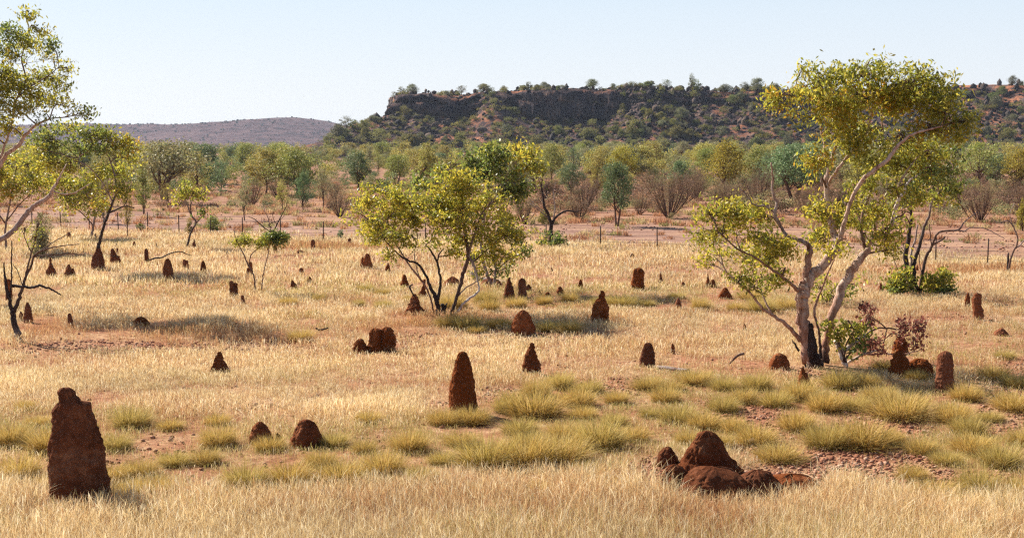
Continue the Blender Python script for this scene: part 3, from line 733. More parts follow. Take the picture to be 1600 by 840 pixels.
# dark tree behind it
DB = ground(760, 450)[1]
hero('gum_tree', 'taller dark green tree directly behind the yellow green one', 'tree', DB, (765, 450), [
 ('trunk', ['grey', 'grey', 'brown'], [(768, 448, 4.5), (760, 425, 4), (754, 404, 4), (752, 370, 3.4), (758, 330, 3), (764, 290, 2.2), (770, 258, 1.4)]),
 ('trunk', ['grey', 'brown'], [(772, 448, 3.5), (774, 420, 3.2), (771, 395, 3), (782, 350, 2.4), (798, 305, 1.8), (806, 262, 1.2)]),
 ('branch', 'brown', [(755, 345, 2.2), (735, 315, 1.6), (715, 285, 1.2)]),
], [(745, 250, 24, 14, 'dark'), (772, 242, 28, 14, 'dark'), (802, 240, 24, 14, 'lime', .8), (820, 262, 16, 16, 'lime', .8), (735, 275, 22, 14, 'dark'), (768, 272, 30, 16, 'dark'), (802, 278, 26, 16, 'dark'), (790, 300, 24, 12, 'dark'), (815, 300, 14, 12, 'dark', .8), (805, 225, 12, 8, 'lime', .7), (832, 240, 8, 8, 'lime', .6), (668, 282, 18, 12, 'dark', .8), (690, 268, 14, 10, 'dark', .7), (650, 290, 10, 8, 'dark', .6), (838, 262, 8, 8, 'olive', .6)],
 leafL=.15, leafW=.08, per=20, spray=.26, seed=9, dens=.75)

# left edge tree (trunk outside the frame)
hero('gum_tree', 'tall open crowned gum leaning in from the left edge', 'tree', 40.0, (-130, 470), [
 ('trunk', ['pale', 'pale'], [(-130, 474, 14), (-125, 450, 12), (-108, 428, 11), (-85, 405, 10)]),
 ('branch', ['pale', 'grey', 'pale', 'white'], [(-88, 412, 8), (-55, 400, 7), (-25, 388, 6), (5, 371, 5.4), (28, 352, 5), (44, 330, 4.7), (58, 318, 4.4), (74, 310, 4), (82, 296, 3.2), (90, 284, 2.2), (96, 271, 1.4), (104, 256, .9)]),
 ('branch', 'pale', [(82, 298, 2.4), (96, 303, 2), (112, 303, 1.7), (126, 296, 1.4), (142, 286, 1)]),
 ('branch', ['pale', 'pale'], [(-92, 420, 8), (-55, 350, 6.5), (-25, 300, 5.4), (0, 258, 4.4), (14, 238, 4), (30, 226, 3.8), (40, 210, 3), (58, 195, 2.2), (78, 185, 1.6)]),
 ('branch', ['pale', 'brown'], [(-5, 265, 3.6), (8, 225, 3, .3), (18, 195, 2.6, .4), (24, 160, 2.2, .4), (40, 125, 1.9, .3), (34, 90, 1.6, .2), (45, 55, 1.2, .2), (42, 30, .9, .2)]),
 ('branch', ['brown'], [(30, 150, 1.8, .3), (48, 135, 1.6, .1), (70, 122, 1.3, 0), (92, 106, 1, 0)]),
], [(38, 24, 22, 8, 'olive', .7), (58, 44, 22, 12, 'olive', .7), (18, 48, 22, 12, 'dark', .8), (45, 68, 28, 12, 'olive', .75), (8, 78, 20, 12, 'dark', .8), (75, 72, 16, 9, 'dark', .7), (84, 92, 18, 10, 'olive', .6), (40, 98, 28, 14, 'lime', .6), (5, 112, 26, 16, 'olive', .9), (104, 110, 10, 10, 'olive', .7), (66, 122, 26, 12, 'olive', .7), (30, 135, 30, 16, 'olive', .8), (-5, 145, 26, 18, 'olive', 1), (90, 135, 16, 9, 'olive', .6), (62, 155, 30, 12, 'olive', .8), (22, 168, 30, 14, 'olive', .9), (100, 165, 24, 10, 'olive', .8), (70, 180, 26, 9, 'dark', .7), (-12, 185, 26, 14, 'lime', .9), (130, 176, 16, 8, 'dark', .8), (10, 205, 20, 10, 'lime', .6), (-40, 110, 30, 30, 'olive', .6), (-60, 200, 35, 30, 'olive', .5)],
 leafL=.14, leafW=.05, per=19, spray=.25, seed=12, dens=1.05, thr=-.14)

# tree growing through the pear mound
DP = ground(152.7, 420)[1]
hero('gum_tree', 'leaning dark trunked tree growing out of the pear shaped mound', 'tree', DP, (153, 418), [
 ('trunk', ['dark', 'dark', 'grey'], [(153, 418, 4), (154, 392, 4), (157, 372, 3.6), (163, 350, 3.4), (170, 334, 3.2), (176, 315, 3), (182, 298, 2.4), (178, 270, 2), (170, 245, 1.5)]),
 ('branch', 'dark', [(171, 332, 2.2), (183, 327, 1.9), (196, 322, 1.6), (210, 325, 1)]),
 ('branch', ['grey', 'pale'], [(176, 315, 1.8), (160, 285, 1.6, -.3), (140, 262, 1.4, -.5), (122, 250, 1.2, -.5), (135, 238, 1, -.5), (160, 235, .9, -.5)]),
 ('branch', ['grey'], [(165, 345, 1.6), (150, 320, 1.3), (130, 300, 1)]),
], [(70, 215, 26, 14, 'dark'), (105, 205, 26, 12, 'olive'), (140, 208, 26, 14, 'dark'), (172, 215, 26, 14, 'olive'), (198, 225, 16, 14, 'gold', .9), (90, 235, 28, 14, 'dark'), (128, 232, 28, 14, 'dark'), (165, 240, 28, 16, 'dark'), (200, 248, 14, 12, 'olive', .9), (75, 255, 20, 12, 'lime', .9), (110, 262, 24, 14, 'olive', .9),
 (150, 268, 26, 14, 'olive', .9), (185, 270, 20, 14, 'olive', .9), (172, 295, 22, 12, 'gold', .8), (195, 292, 14, 12, 'olive', .8), (140, 292, 20, 10, 'olive', .6), (160, 318, 14, 8, 'gold', .6), (196, 310, 10, 8, 'olive', .6), (60, 232, 14, 10, 'olive', .7)],
 leafL=.16, leafW=.07, per=20, spray=.3, seed=14, dens=.62)

DG = ground(143, 372)[1]
hero('gum_tree', 'grey trunked olive tree just behind the pear mound tree', 'tree', DG, (143, 376), [
 ('trunk', ['grey', 'grey'], [(143, 376, 3.2), (145, 355, 2.8), (148, 335, 2.4), (140, 312, 2), (128, 290, 1.4)]),
 ('branch', 'grey', [(147, 338, 1.8), (158, 322, 1.4), (166, 305, 1)]),
 ('branch', 'brown', [(145, 352, 1.6), (130, 335, 1.3), (112, 322, 1)]),
], [(128, 285, 26, 14, 'olive'), (100, 300, 22, 12, 'olive', .8), (152, 300, 20, 12, 'gold', .8), (125, 312, 24, 12, 'olive', .8), (108, 325, 16, 8, 'gold', .6), (150, 325, 16, 8, 'olive', .6), (85, 280, 18, 12, 'lime', .8)],
 leafL=.18, leafW=.09, per=20, spray=.34, seed=15, dens=.75)
DG2 = ground(25, 392)[1]
hero('gum_tree', 'yellowish tree low at the left edge behind the bare stems', 'tree', DG2, (10, 390), [
 ('trunk', ['grey', 'brown'], [(10, 392, 3), (8, 360, 2.6), (14, 325, 2.2), (20, 290, 1.6), (26, 260, 1.2)]),
 ('branch', 'brown', [(10, 345, 1.8), (30, 320, 1.4), (52, 300, 1)]), ('branch', 'brown', [(9, 350, 1.8), (-12, 320, 1.4), (-20, 290, 1)]),
], [(20, 250, 24, 14, 'lime'), (45, 262, 22, 12, 'olive'), (0, 275, 26, 16, 'gold', .9), (35, 285, 24, 12, 'lime', .9), (62, 290, 16, 10, 'lime', .8), (10, 305, 24, 12, 'gold', .8), (-20, 250, 26, 22, 'olive', .8), (48, 312, 18, 8, 'olive', .6)],
 leafL=.16, leafW=.08, per=20, spray=.32, seed=16, dens=.75)

# bare many stemmed tree bottom-left
DA = ground(28, 533)[1]
hero('bare_tree', 'bare dark many stemmed tree at the left with a drooping black limb', 'tree', DA, (29, 534), [
 ('trunk', ['grey', 'dark', 'dark'], [(30, 536, 7), (26, 518, 6), (21, 500, 5.4), (20, 486, 5)]),
 ('branch', 'dark', [(20, 490, 4), (14, 468, 3.4), (9, 440, 2.8), (7, 425, 1.8), (6, 410, 1.2)]),
 ('branch', ['dark', 'brown'], [(22, 488, 4), (29, 468, 3.6), (35, 450, 2.8), (41, 426, 2), (48, 400, 1.6), (55, 376, 1.1), (60, 350, .7)]),
 ('branch', ['dark', 'brown', 'brown'], [(34, 455, 2.4), (40, 436, 2), (48, 416, 2.2), (53, 400, 2), (62, 393, 1.7), (78, 387, 1.4), (100, 384, 1), (124, 381, .7)]),
 ('branch', 'brown', [(53, 401, 1.6), (70, 398, 1.3), (92, 398, 1.2), (112, 396, 1), (130, 399, .7)]),
 ('branch', 'brown', [(62, 393, 1.2), (80, 380, 1, .2), (98, 370, .8, .3), (112, 362, .6, .3)]),
 ('branch', 'dark', [(15, 470, 1.8), (18, 440, 1.5), (18, 405, 1.3), (18, 376, .9)]),
 ('branch', ['dark', 'dark'], [(18, 446, 3.4, -.2), (32, 447, 2.8, -.3), (48, 449, 2.6, -.4), (62, 446, 2.6, -.5), (76, 450, 2, -.5), (88, 456, 1.6, -.5), (95, 461, 1, -.5)]),
 ('branch', 'brown', [(36, 448, 1), (28, 425, .8), (20, 412, .6)]),
 ('branch', 'brown', [(50, 395, 1.1), (40, 375, .9), (34, 355, .6)]),
], [(50, 372, 8, 6, 'olive', .35), (62, 360, 8, 5, 'olive', .3), (40, 360, 6, 5, 'olive', .3)], leafL=.09, leafW=.04, per=7, spray=.2, seed=18, dsp=.3)

# tree with black trunks (right)
DK = ground(1432, 462)[1]
hero('gum_tree', 'black trunked tree with reaching bare side branch behind the big gum', 'tree', DK, (1430, 462), [
 ('trunk', 'dark', [(1428, 462, 6.5), (1422, 440, 6), (1417, 418, 6), (1415, 398, 6), (1420, 368, 5), (1424, 340, 3.6), (1420, 309, 2.2)]),
 ('trunk', ['dark', 'dark', 'grey', 'grey'], [(1434, 456, 4.4), (1428, 425, 5), (1431, 402, 4.4), (1438, 380, 4), (1443, 358, 4), (1452, 335, 3), (1456, 316, 2.4), (1468, 300, 1.6), (1484, 280, 1.2), (1490, 262, 1)]),
 ('trunk', ['dark', 'brown', 'grey'], [(1438, 463, 4.4), (1441, 432, 3.8), (1447, 402, 3.8), (1456, 385, 3.4), (1463, 367, 2.8), (1475, 361, 2.6), (1497, 359, 2.4), (1507, 347, 1.6), (1527, 331, 1)]),
 ('branch', 'grey', [(1497, 360, 1.8), (1507, 361, 1.7), (1516, 356, 1.4), (1535, 356, 1.2), (1552, 363, 1), (1570, 373, .7)]),
 ('branch', ['brown', 'dark'], [(1458, 382, 2.4), (1470, 376, 2.2), (1477, 369, 1.6)]),
 ('branch', 'brown', [(1456, 385, 1.8), (1453, 362, 1.4), (1452, 350, 1)]),
 ('branch', 'grey', [(1425, 425, 3), (1424, 395, 2.6), (1430, 375, 2.4), (1434, 350, 2)]),
 ('branch', 'pink', [(1440, 430, 1.4), (1436, 400, 1.2), (1440, 375, 1), (1446, 345, .8)]),
 ('branch', 'grey', [(1420, 450, 1.2), (1405, 425, 1.1), (1396, 400, .9), (1402, 380, .7)]),
], [(1430, 290, 26, 14, 'dark', .9), (1462, 282, 26, 14, 'dark', .9), (1488, 258, 22, 14, 'dark', .9), (1495, 238, 14, 9, 'dark', .8), (1468, 308, 22, 10, 'olive', .8), (1492, 292, 16, 14, 'dark', .8), (1448, 255, 22, 14, 'dark', .7), (1418, 320, 18, 10, 'olive', .8), (1404, 345, 14, 10, 'olive', .7), (1497, 315, 12, 12, 'lime', .7), (1440, 325, 14, 8, 'olive', .6), (1390, 330, 14, 12, 'olive', .6)],
 leafL=.15, leafW=.08, per=20, spray=.27, seed=21, dens=.75)
for (cx, w, sd, lab) in ((1405, 18, 31, 'yellowish green bush at the left foot of the black trunks'), (1466, 20, 32, 'fresh green bush at the right foot of the black trunks')):
    hero('shrub', lab, 'shrub', DK - .3, (cx, 463), [('stem', 'brown', [(cx, 463, 1.4), (cx - 6, 445, 1), (cx - 10, 430, .8)]), ('stem', 'brown', [(cx, 463, 1.4), (cx + 5, 445, 1), (cx + 8, 428, .8)])],
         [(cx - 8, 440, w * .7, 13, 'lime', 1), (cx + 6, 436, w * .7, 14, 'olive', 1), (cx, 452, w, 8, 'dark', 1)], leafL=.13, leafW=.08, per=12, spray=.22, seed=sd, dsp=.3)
hero('shrub', 'low olive bush seen between the stems of the gum tree', 'shrub', ground(1290, 474)[1], (1290, 474), [('stem', 'brown', [(1288, 474, 1.4), (1282, 455, 1), (1275, 440, .8)]), ('stem', 'brown', [(1290, 474, 1.4), (1300, 455, 1), (1310, 442, .8)])],
     [(1285, 448, 22, 14, 'olive', .8), (1312, 450, 18, 12, 'dark', .8), (1300, 462, 26, 8, 'olive', .8), (1340, 445, 12, 10, 'olive', .7)], leafL=.14, leafW=.07, per=14, spray=.25, seed=33, dsp=.4)

# forked dead tree by the fence + bush
DF = ground(862, 387)[1]
hero('dead_tree', 'forked black dead tree with one long horizontal arm by the fence', 'tree', DF, (861, 387), [
 ('trunk', 'dark', [(862, 388, 4), (861, 368, 3.8), (861, 352, 3.6), (857, 338, 3), (851, 323, 2.6), (848, 305, 2.2), (845, 286, 1.5)]),
 ('branch', 'dark', [(861, 352, 2.8), (868, 340, 2.4), (876, 333, 2.1), (886, 329, 1.8), (898, 331, 1.5), (909, 328, 1)]),
 ('branch', 'grey', [(863, 350, 1.5), (867, 325, 1.2), (865, 302, .9), (868, 285, .6)]),
 ('branch', 'grey', [(856, 340, 1.2), (842, 328, 1), (828, 318, .7)]),
 ('branch', 'grey', [(854, 333, 1), (838, 322, .8), (825, 308, .6)]),
], [(845, 280, 10, 8, 'olive', .4), (838, 268, 8, 6, 'olive', .3)], leafL=.18, leafW=.09, per=8, spray=.3, seed=22, dsp=.4)
hero('shrub', 'dense grey green bush at the foot of the forked dead tree', 'shrub', DF - .6, (862, 388), [('stem', 'brown', [(862, 388, 1.4), (858, 375, 1), (854, 366, .8)]), ('stem', 'brown', [(862, 388, 1.4), (868, 375, 1), (872, 368, .8)])],
     [(858, 372, 14, 10, 'dark', 1.3), (870, 380, 12, 8, 'dark', 1.2), (850, 382, 8, 6, 'olive', 1)], leafL=.16, leafW=.08, per=20, spray=.26, seed=23, dsp=.3)

# bare sapling with hanging green clumps
DS = ground(400, 459)[1]
hero('sapling', 'thin bare sapling with two crossing stems and green clumps aloft', 'tree', DS, (402, 459), [
 ('stem', ['brown', 'grey'], [(398, 459, 1.7), (398, 440, 1.6), (395, 426, 1.5), (388, 415, 1.4), (384, 404, 1.3), (376, 388, 1.1), (368, 372, .9), (365, 352, .6)]),
 ('stem', ['brown', 'pale', 'grey'], [(407, 459, 1.3), (410, 438, 1.2), (413, 420, 1.1), (418, 400, 1.1), (422, 380, 1.4), (424, 366, 1), (420, 345, .8), (412, 325, .6)]),
 ('branch', 'brown', [(389, 417, 1), (391, 402, .9), (398, 392, .9), (410, 384, .8)]),
 ('branch', 'dark', [(424, 366, 1.2), (432, 352, 1.2), (438, 340, 1.1), (446, 325, .8), (449, 315, .5)]),
 ('branch', 'dark', [(424, 364, 1.1), (412, 355, 1.1), (400, 344, .9), (388, 338, .6)]),
 ('branch', 'brown', [(425, 356, .9), (420, 350, .9), (436, 344, .7), (445, 336, .5)]),
 ('branch', 'brown', [(432, 352, .7), (426, 338, .6), (430, 322, .5)]),
], [(383, 378, 9, 5, 'olive', 1.6), (370, 380, 5, 4, 'olive', 1), (407, 378, 12, 6, 'olive', 1.6), (432, 373, 13, 9, 'dark', 2.0), (420, 380, 9, 5, 'olive', 1.4), (442, 368, 6, 5, 'dark', 1.2)],
 leafL=.13, leafW=.035, per=24, spray=.17, seed=24, dsp=.25)
DS2 = ground(294, 389)[1]
hero('sapling', 'thin leaning tree with small olive crown beside the wire fence', 'tree', DS2, (293, 389), [
 ('trunk', ['dark', 'grey'], [(293, 390, 2.4), (295, 372, 2), (301, 358, 1.9), (306, 348, 1.8), (300, 338, 1.6), (294, 325, 1.4), (290, 312, 1)]),
 ('branch', 'brown', [(306, 349, 1.4), (314, 340, 1.2), (320, 334, .9)]),
 ('branch', 'dark', [(300, 339, 1.2), (298, 322, 1), (302, 308, .7)]),
], [(286, 305, 12, 8, 'olive', 1.1), (300, 300, 14, 8, 'olive', 1.1), (276, 314, 7, 5, 'lime', .9), (310, 308, 9, 6, 'olive', .8), (290, 292, 10, 5, 'olive', .8), (319, 332, 4, 3, 'dark', .8)],
 leafL=.18, leafW=.09, per=16, spray=.3, seed=25, dsp=.4)
# bare bush right edge and burnt stub
DE = ground(1576, 430)[1]
hero('bare_tree', 'small bare crooked tree at the far right near the fence', 'tree', DE, (1574, 430), [
 ('stem', ['brown', 'grey'], [(1576, 430, 2), (1579, 405, 2), (1586, 388, 1.8), (1590, 372, 1.6), (1582, 352, 1.4), (1574, 345, 1.2), (1560, 348, .9), (1548, 340, .7)]),
 ('stem', 'grey', [(1587, 388, 1.4), (1598, 378, 1.2), (1606, 362, .9), (1612, 340, .7)]),
 ('stem', 'grey', [(1583, 354, 1), (1578, 335, .8), (1585, 318, .6)]),
], [])
hero('burnt_stub', 'thin burnt black stub standing left of the crooked bare tree', 'stump', DE + .1, (1575, 432), [('stem', 'dark', [(1575, 432, 2.4), (1575, 410, 2.2), (1576, 395, 1.4)])], [])
hero('burnt_stump', 'short burnt black stump beside the yellow green tree stems', 'stump', DC + .1, (693, 490), [('stem', 'dark', [(693, 490, 5), (693, 480, 4.4), (691, 475, 3)]), ('stem', 'dark', [(694, 484, 2.6), (697, 476, 1.6), (699, 473, .8)])], [])
# sticks and logs
def stick(name, label, pts, Y, bk):
    rows = [(*at(p[0], p[1], Y + (p[3] if len(p) > 3 else 0)), p[2] * Y / F) for p in pts]
    P = smooth_path(rows, 4); mb = MB(); o0 = P[0, :3].copy()
    mb.tube(P[:, :3] - o0, P[:, 3], 8, BARKS[bk], .15)
    o = mb.build(name, M['bark']); o.location = o0
    tag(o, label, 'branch')
DL = ground(229, 412)[1]
stick('bare_branch', 'long bare branch propped between slim column mound and broad mound', [(231, 407, 1.3), (243, 403, 1.2), (253, 402, 1.1), (268, 395, .9), (283, 393, .8), (292, 397, .6), (300, 399, .4)], DL, 'dark')
stick('fallen_log', 'pale fallen log in spinifex right of the upright dome', [(1022, 572, 2, .5), (1040, 574, 2.6, .2), (1058, 577, 3, 0), (1075, 578, 2, -.2)], ground(1050, 579)[1], 'grey')
stick('stick', 'short dark stick poking up from grass left of the brown dome', [(1140, 568, 1.2), (1148, 559, 1.8), (1155, 554, 2), (1163, 552, 2)], ground(1150, 570)[1], 'brown')
stick('fallen_log', 'pale log lying behind the wide low mound and tree', [(738, 425, 3, .0), (746, 436, 4.5, -.2), (770, 440, 5, -.4), (792, 444, 5, -.8)], ground(770, 444)[1] + .6, 'grey')
stick('stick', 'thin stick leaning on top of the skirted mound', [(647, 463, 1), (643, 455, 1.2), (640, 448, 1.4), (645, 444, .9)], ground(648, 490)[1], 'dark')
stick('stick', 'dark twig lying in the grass above the three humped mound', [(493, 512, 1.2), (500, 515, 1.4), (513, 512, .9)], ground(500, 520)[1], 'dark')

# ------------------------------------------------------------------ fence
def build_fence():
    by = lambda x: np.interp(x, [-100, 190, 505, 938, 1027, 1386, 1543, 1800], [340, 359, 377, 386, 388, 404, 415, 432])
    pxs = [-60, 0, 50, 95, 140, 185, 231, 280, 329, 379, 438, 505, 580, 665, 757, 853, 938, 1027, 1115, 1205, 1295, 1386, 1462, 1543, 1630, 1720]
    P = [ground(x, by(x) + 1) for x in pxs]
    root = tag(empty('wire_fence', P[0]), 'thin wire fence on dark steel posts crossing the plain', 'fence')
    o0 = np.array(P[0]); tops = []
    for i, p in enumerate(P):
        z = float(gz(p[0], p[1])); ln = random.uniform(-.03, .03)
        mb = MB()
        h = 1.08 + random.uniform(-.06, .06)
        mb.tube(np.array([[p[0], p[1], z - .1], [p[0] + ln * .5, p[1], z + h * .5], [p[0] + ln, p[1], z + h]]) - o0, [.030, .030, .028], 6)
        mb.build('post', M['post'], root); tops.append((p[0], p[1], z))
    for k in (.28, .62, .95):
        mb = MB()
        pts = []
        for a, b in zip(tops[:-1], tops[1:]):
            for t in (0, .5):
                sag = .03 if t else 0
                pts.append([a[0] * (1 - t) + b[0] * t, a[1] * (1 - t) + b[1] * t - .03, a[2] * (1 - t) + b[2] * t + k - sag])
        mb.tube(np.array(pts) - o0, np.full(len(pts), .006), 4)
        mb.build('wire', M['wire'], root)
build_fence()
# ------------------------------------------------------------------ far trees
def clump_crown(rng, centers, radii, n, leaf, flat=.8):
    V = []; k = np.repeat(np.arange(len(centers)), n)
    u = rng.normal(size=(len(k), 3)); u /= np.linalg.norm(u, axis=1)[:, None]
    r = rng.uniform(.2, 1.1, len(k))[:, None] ** .55
    P = centers[k] + u * r * radii[k][:, None] * np.array([1, 1, flat])
    P += rng.normal(size=P.shape) * .07
    V, Q = leaves(P, leaf, leaf * .62, rng, .3)
    cl = rng.uniform(.8, 1.15, len(centers))[k] * rng.uniform(.7, 1.25, len(k))
    T = np.repeat(np.stack([cl * rng.uniform(.9, 1.15, len(k)), cl, cl], 1), 4, 0)
    return V, Q, T

def far_tree_meshes(i, H=5.0, W=3.6, trunk=.35, ncl=16, leaf=.17, n=230, stems=1, flat=.72, gap=1.0, barkc='brown'):
    rng = np.random.default_rng(100 + i)
    zc = np.linspace(H * (trunk + .1), H * .93, ncl) + rng.normal(size=ncl) * .12
    prof = np.sin(np.clip((zc / H - trunk + .12) / (1.08 - trunk), 0.02, 1) * np.pi) ** .6
    ang = rng.uniform(0, 6.28) + np.arange(ncl) * 2.4
    rr = W / 2 * prof * rng.uniform(.25, .85, ncl)
    C = np.stack([np.cos(ang) * rr, np.sin(ang) * rr, zc], 1)
    Rd = W * .19 * rng.uniform(.5, 1.5, ncl) * gap
    V, Q, T = clump_crown(rng, C, Rd, n, leaf, flat)
    crown = np_mesh('crown', V, Q, T, M['far_green'])
    mb = MB()
    bc = BARKS[barkc]
    for s in range(stems):
        a = rng.uniform(0, 6.28); sp = 0 if stems == 1 else .35
        top = np.array([math.cos(a) * sp * 1.6, math.sin(a) * sp * 1.6, H * (trunk + .15)])
        b = np.array([math.cos(a) * .08 * (stems > 1), math.sin(a) * .08 * (stems > 1), -.1])
        m_ = (b + top) / 2 + rng.normal(size=3) * .12
        P = smooth_path([(*b, .13), (*m_, .10), (*top, .075)], 3)
        mb.tube(P[:, :3], P[:, 3], 6, bc)
        for c in C[s::stems]:
            q = P[rng.integers(len(P) // 2, len(P)), :3]
            mm = (q + c) / 2 + np.array([0, 0, -.1]) + rng.normal(size=3) * .1
            mb.tube(np.array([q, mm, c]), [.05, .035, .015], 4, bc)
    return mb.mesh('trunk', M['bark']), crown

def brown_shrub_meshes(i, H=2.6, W=3.6, nst=26, leafn=1500):
    rng = np.random.default_rng(300 + i)
    mb = MB(); ends = []
    for s in range(nst):
        a = rng.uniform(0, 6.28); e = rng.uniform(.15, 1.0)
        tip = np.array([math.cos(a) * W / 2 * e, math.sin(a) * W / 2 * e, H * (1.03 - .35 * e * e) * rng.uniform(.82, 1.03)])
        b = np.array([math.cos(a) * .1, math.sin(a) * .1, -.05])
        m_ = b * .45 + tip * .55 + np.array([math.cos(a), math.sin(a), 0]) * .1 * e - np.array([0, 0, .12 * e])
        P = smooth_path([(*b, .035), (*m_, .022), (*tip, .008)], 4)
        mb.tube(P[:, :3], P[:, 3], 4, (.16, .10, .075))
        for k in range(7):
            q = P[rng.integers(3, len(P)), :3]
            d = rng.normal(size=3) * .25 + (tip - b) / np.linalg.norm(tip - b) * .55; d[2] = abs(d[2])
            mb.tube(np.array([q, q + d * .5, q + d]), [.013, .009, .005], 3, (.19, .13, .10))
            ends += [q + d * t for t in (.5, .8, 1)]
    E = np.array(ends); P = E[rng.integers(0, len(E), leafn)] + rng.normal(size=(leafn, 3)) * .13
    V, Q = leaves(P, .10, .03, rng, 0)
    v = rng.uniform(.7, 1.3, leafn)
    T = np.repeat(np.stack([v, v * rng.uniform(.9, 1.15, leafn), v], 1), 4, 0)
    return mb.mesh('stems', M['bark']), np_mesh('foliage', V, Q, T, M['far_brown'])

VAR = [
 ('round crowned', far_tree_meshes(1, 5.0, 4.0, .26, 20)),
 ('broad', far_tree_meshes(2, 4.6, 4.8, .22, 22, stems=2)),
 ('narrow', far_tree_meshes(3, 5.0, 2.6, .18, 16, n=130)),
 ('open crowned', far_tree_meshes(4, 4.6, 3.8, .3, 13, n=110, gap=.9)),
 ('twin stemmed', far_tree_meshes(5, 4.8, 4.2, .26, 19, stems=2)),
 ('flat topped', far_tree_meshes(6, 4.2, 4.6, .38, 16, flat=.6, stems=2)),
 ('ragged', far_tree_meshes(7, 5.0, 3.4, .3, 12, n=140, gap=1.1)),
 ('low spreading', far_tree_meshes(8, 3.4, 4.2, .08, 18, stems=3)),
]
BUSH = [far_tree_meshes(20 + k, 2.4, (3.4, 2.6, 4.0, 3.0, 3.6)[k], (.02, .12, .05, .2, .02)[k], (8, 9, 12, 9, 7)[k], leaf=.23, n=190, stems=3, gap=(1.1, 1.3, .9, 1.0, 1.25)[k], flat=(.6, .9, .6, .75, .55)[k]) for k in range(5)]
BROWN = [brown_shrub_meshes(k, 2.6, w, n, 3200) for k, (w, n) in enumerate(((3.6, 34), (2.8, 26), (4.2, 38)))]
VH = [5.0, 4.6, 5.0, 4.6, 4.8, 4.2, 5.0, 3.4]; VW = [4.0, 4.8, 2.6, 3.8, 4.2, 4.6, 3.4, 4.2]

def setmat(o, m):
    if o.material_slots:
        o.material_slots[0].link = 'OBJECT'; o.material_slots[0].material = m

LM = [(-400, 60, 'behind the left edge gum'), (60, 215, 'behind the pear mound tree'), (215, 262, 'right of the pear mound tree'), (262, 300, 'above the leaning fence sapling'), (300, 345, 'right of the leaning fence sapling'),
      (345, 395, 'left of the thick trunked olive tree'), (395, 440, 'around the thick trunked olive tree'), (440, 490, 'above the lone column mound'), (490, 545, 'by the foot of the mesa'),
      (545, 610, 'behind the left lobe of the yellow green tree'), (610, 670, 'in the dip between the yellow green lobes'), (670, 740, 'behind the yellow green tree top'), (740, 835, 'behind the dark green crown'), (835, 885, 'above the forked dead tree'), (885, 935, 'left of the bluish fence side tree'),
      (935, 990, 'above the bluish fence side tree'), (990, 1040, 'left of the round brown bush'), (1040, 1090, 'above the round brown bush'), (1090, 1140, 'above the left lobe of the gum'), (1140, 1200, 'left of the bare white gum branch'),
      (1200, 1265, 'right of the bare white gum branch'), (1265, 1330, 'behind the pale gum limbs'), (1330, 1400, 'behind the gum crown middle'), (1400, 1500, 'behind the black trunked tree'), (1500, 1560, 'above the fan shaped brown bush'), (1560, 2200, 'at the far right of the plain')]
USED = {}
def lab_far(shape, colr, what, px, Y, hh):
    lm = next((t for a, b, t in LM if a <= px < b), 'beyond the plain')
    row = 'nearest' if Y < 115 else 'second row' if Y < 150 else 'mid wood' if Y < 210 else 'deep' if Y < 290 else 'farthest'
    for size in ('', 'tall ' if hh > 4.6 else 'short ' if hh < 3.9 else 'medium ', 'slightly paler ', 'slightly leaning '):
        s = f'{row} {size}{shape} {colr} {what} {lm}'
        if s not in USED: break
    USED[s] = 1
    return s
COLN = {'olive': 'olive', 'green': 'green', 'bluish': 'bluish green', 'grey': 'grey green', 'yellow': 'yellowish', 'brown': 'brownish'}

def place_tree(px, Y, h, w, vi, colr, label=None, z=None, group='woodland trees beyond the fence', name='gum_tree', cat='tree'):
    x = (px - 800) / F * Y
    if z is None: z = float(gz(x, Y))
    root = empty(name, (x, Y, z))
    sh, (tm, cm) = VAR[vi]
    root.scale = (w / VW[vi], w / VW[vi], h / VH[vi]); root.rotation_euler.z = random.uniform(0, 6.28)
    mobj('trunk', tm, root)
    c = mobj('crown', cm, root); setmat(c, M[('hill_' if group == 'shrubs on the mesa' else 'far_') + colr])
    tag(root, label or lab_far(sh, COLN[colr], 'tree', px, Y, h), cat, group)
    return root

def place_bush(px, Y, h, w, kind, i, label, z=None, colr='green', group=None, name='shrub'):
    x = (px - 800) / F * Y
    if z is None: z = float(gz(x, Y))
    root = empty(name, (x, Y, z)); root.rotation_euler.z = random.uniform(0, 6.28)
    tm, cm = (BROWN if kind == 'brown' else BUSH)[i]
    bw, bh = (((3.6, 2.8, 4.2)[i]), 2.6) if kind == 'brown' else ((3.4, 2.6, 4.0, 3.0, 3.6)[i], 2.4)
    root.scale = (w / bw, w / bw, h / bh)
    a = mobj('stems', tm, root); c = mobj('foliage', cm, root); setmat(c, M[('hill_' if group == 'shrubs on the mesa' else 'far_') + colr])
    tag(root, label, 'shrub', group)
    return root

def yb_to(py): return ground(800, py)[1]
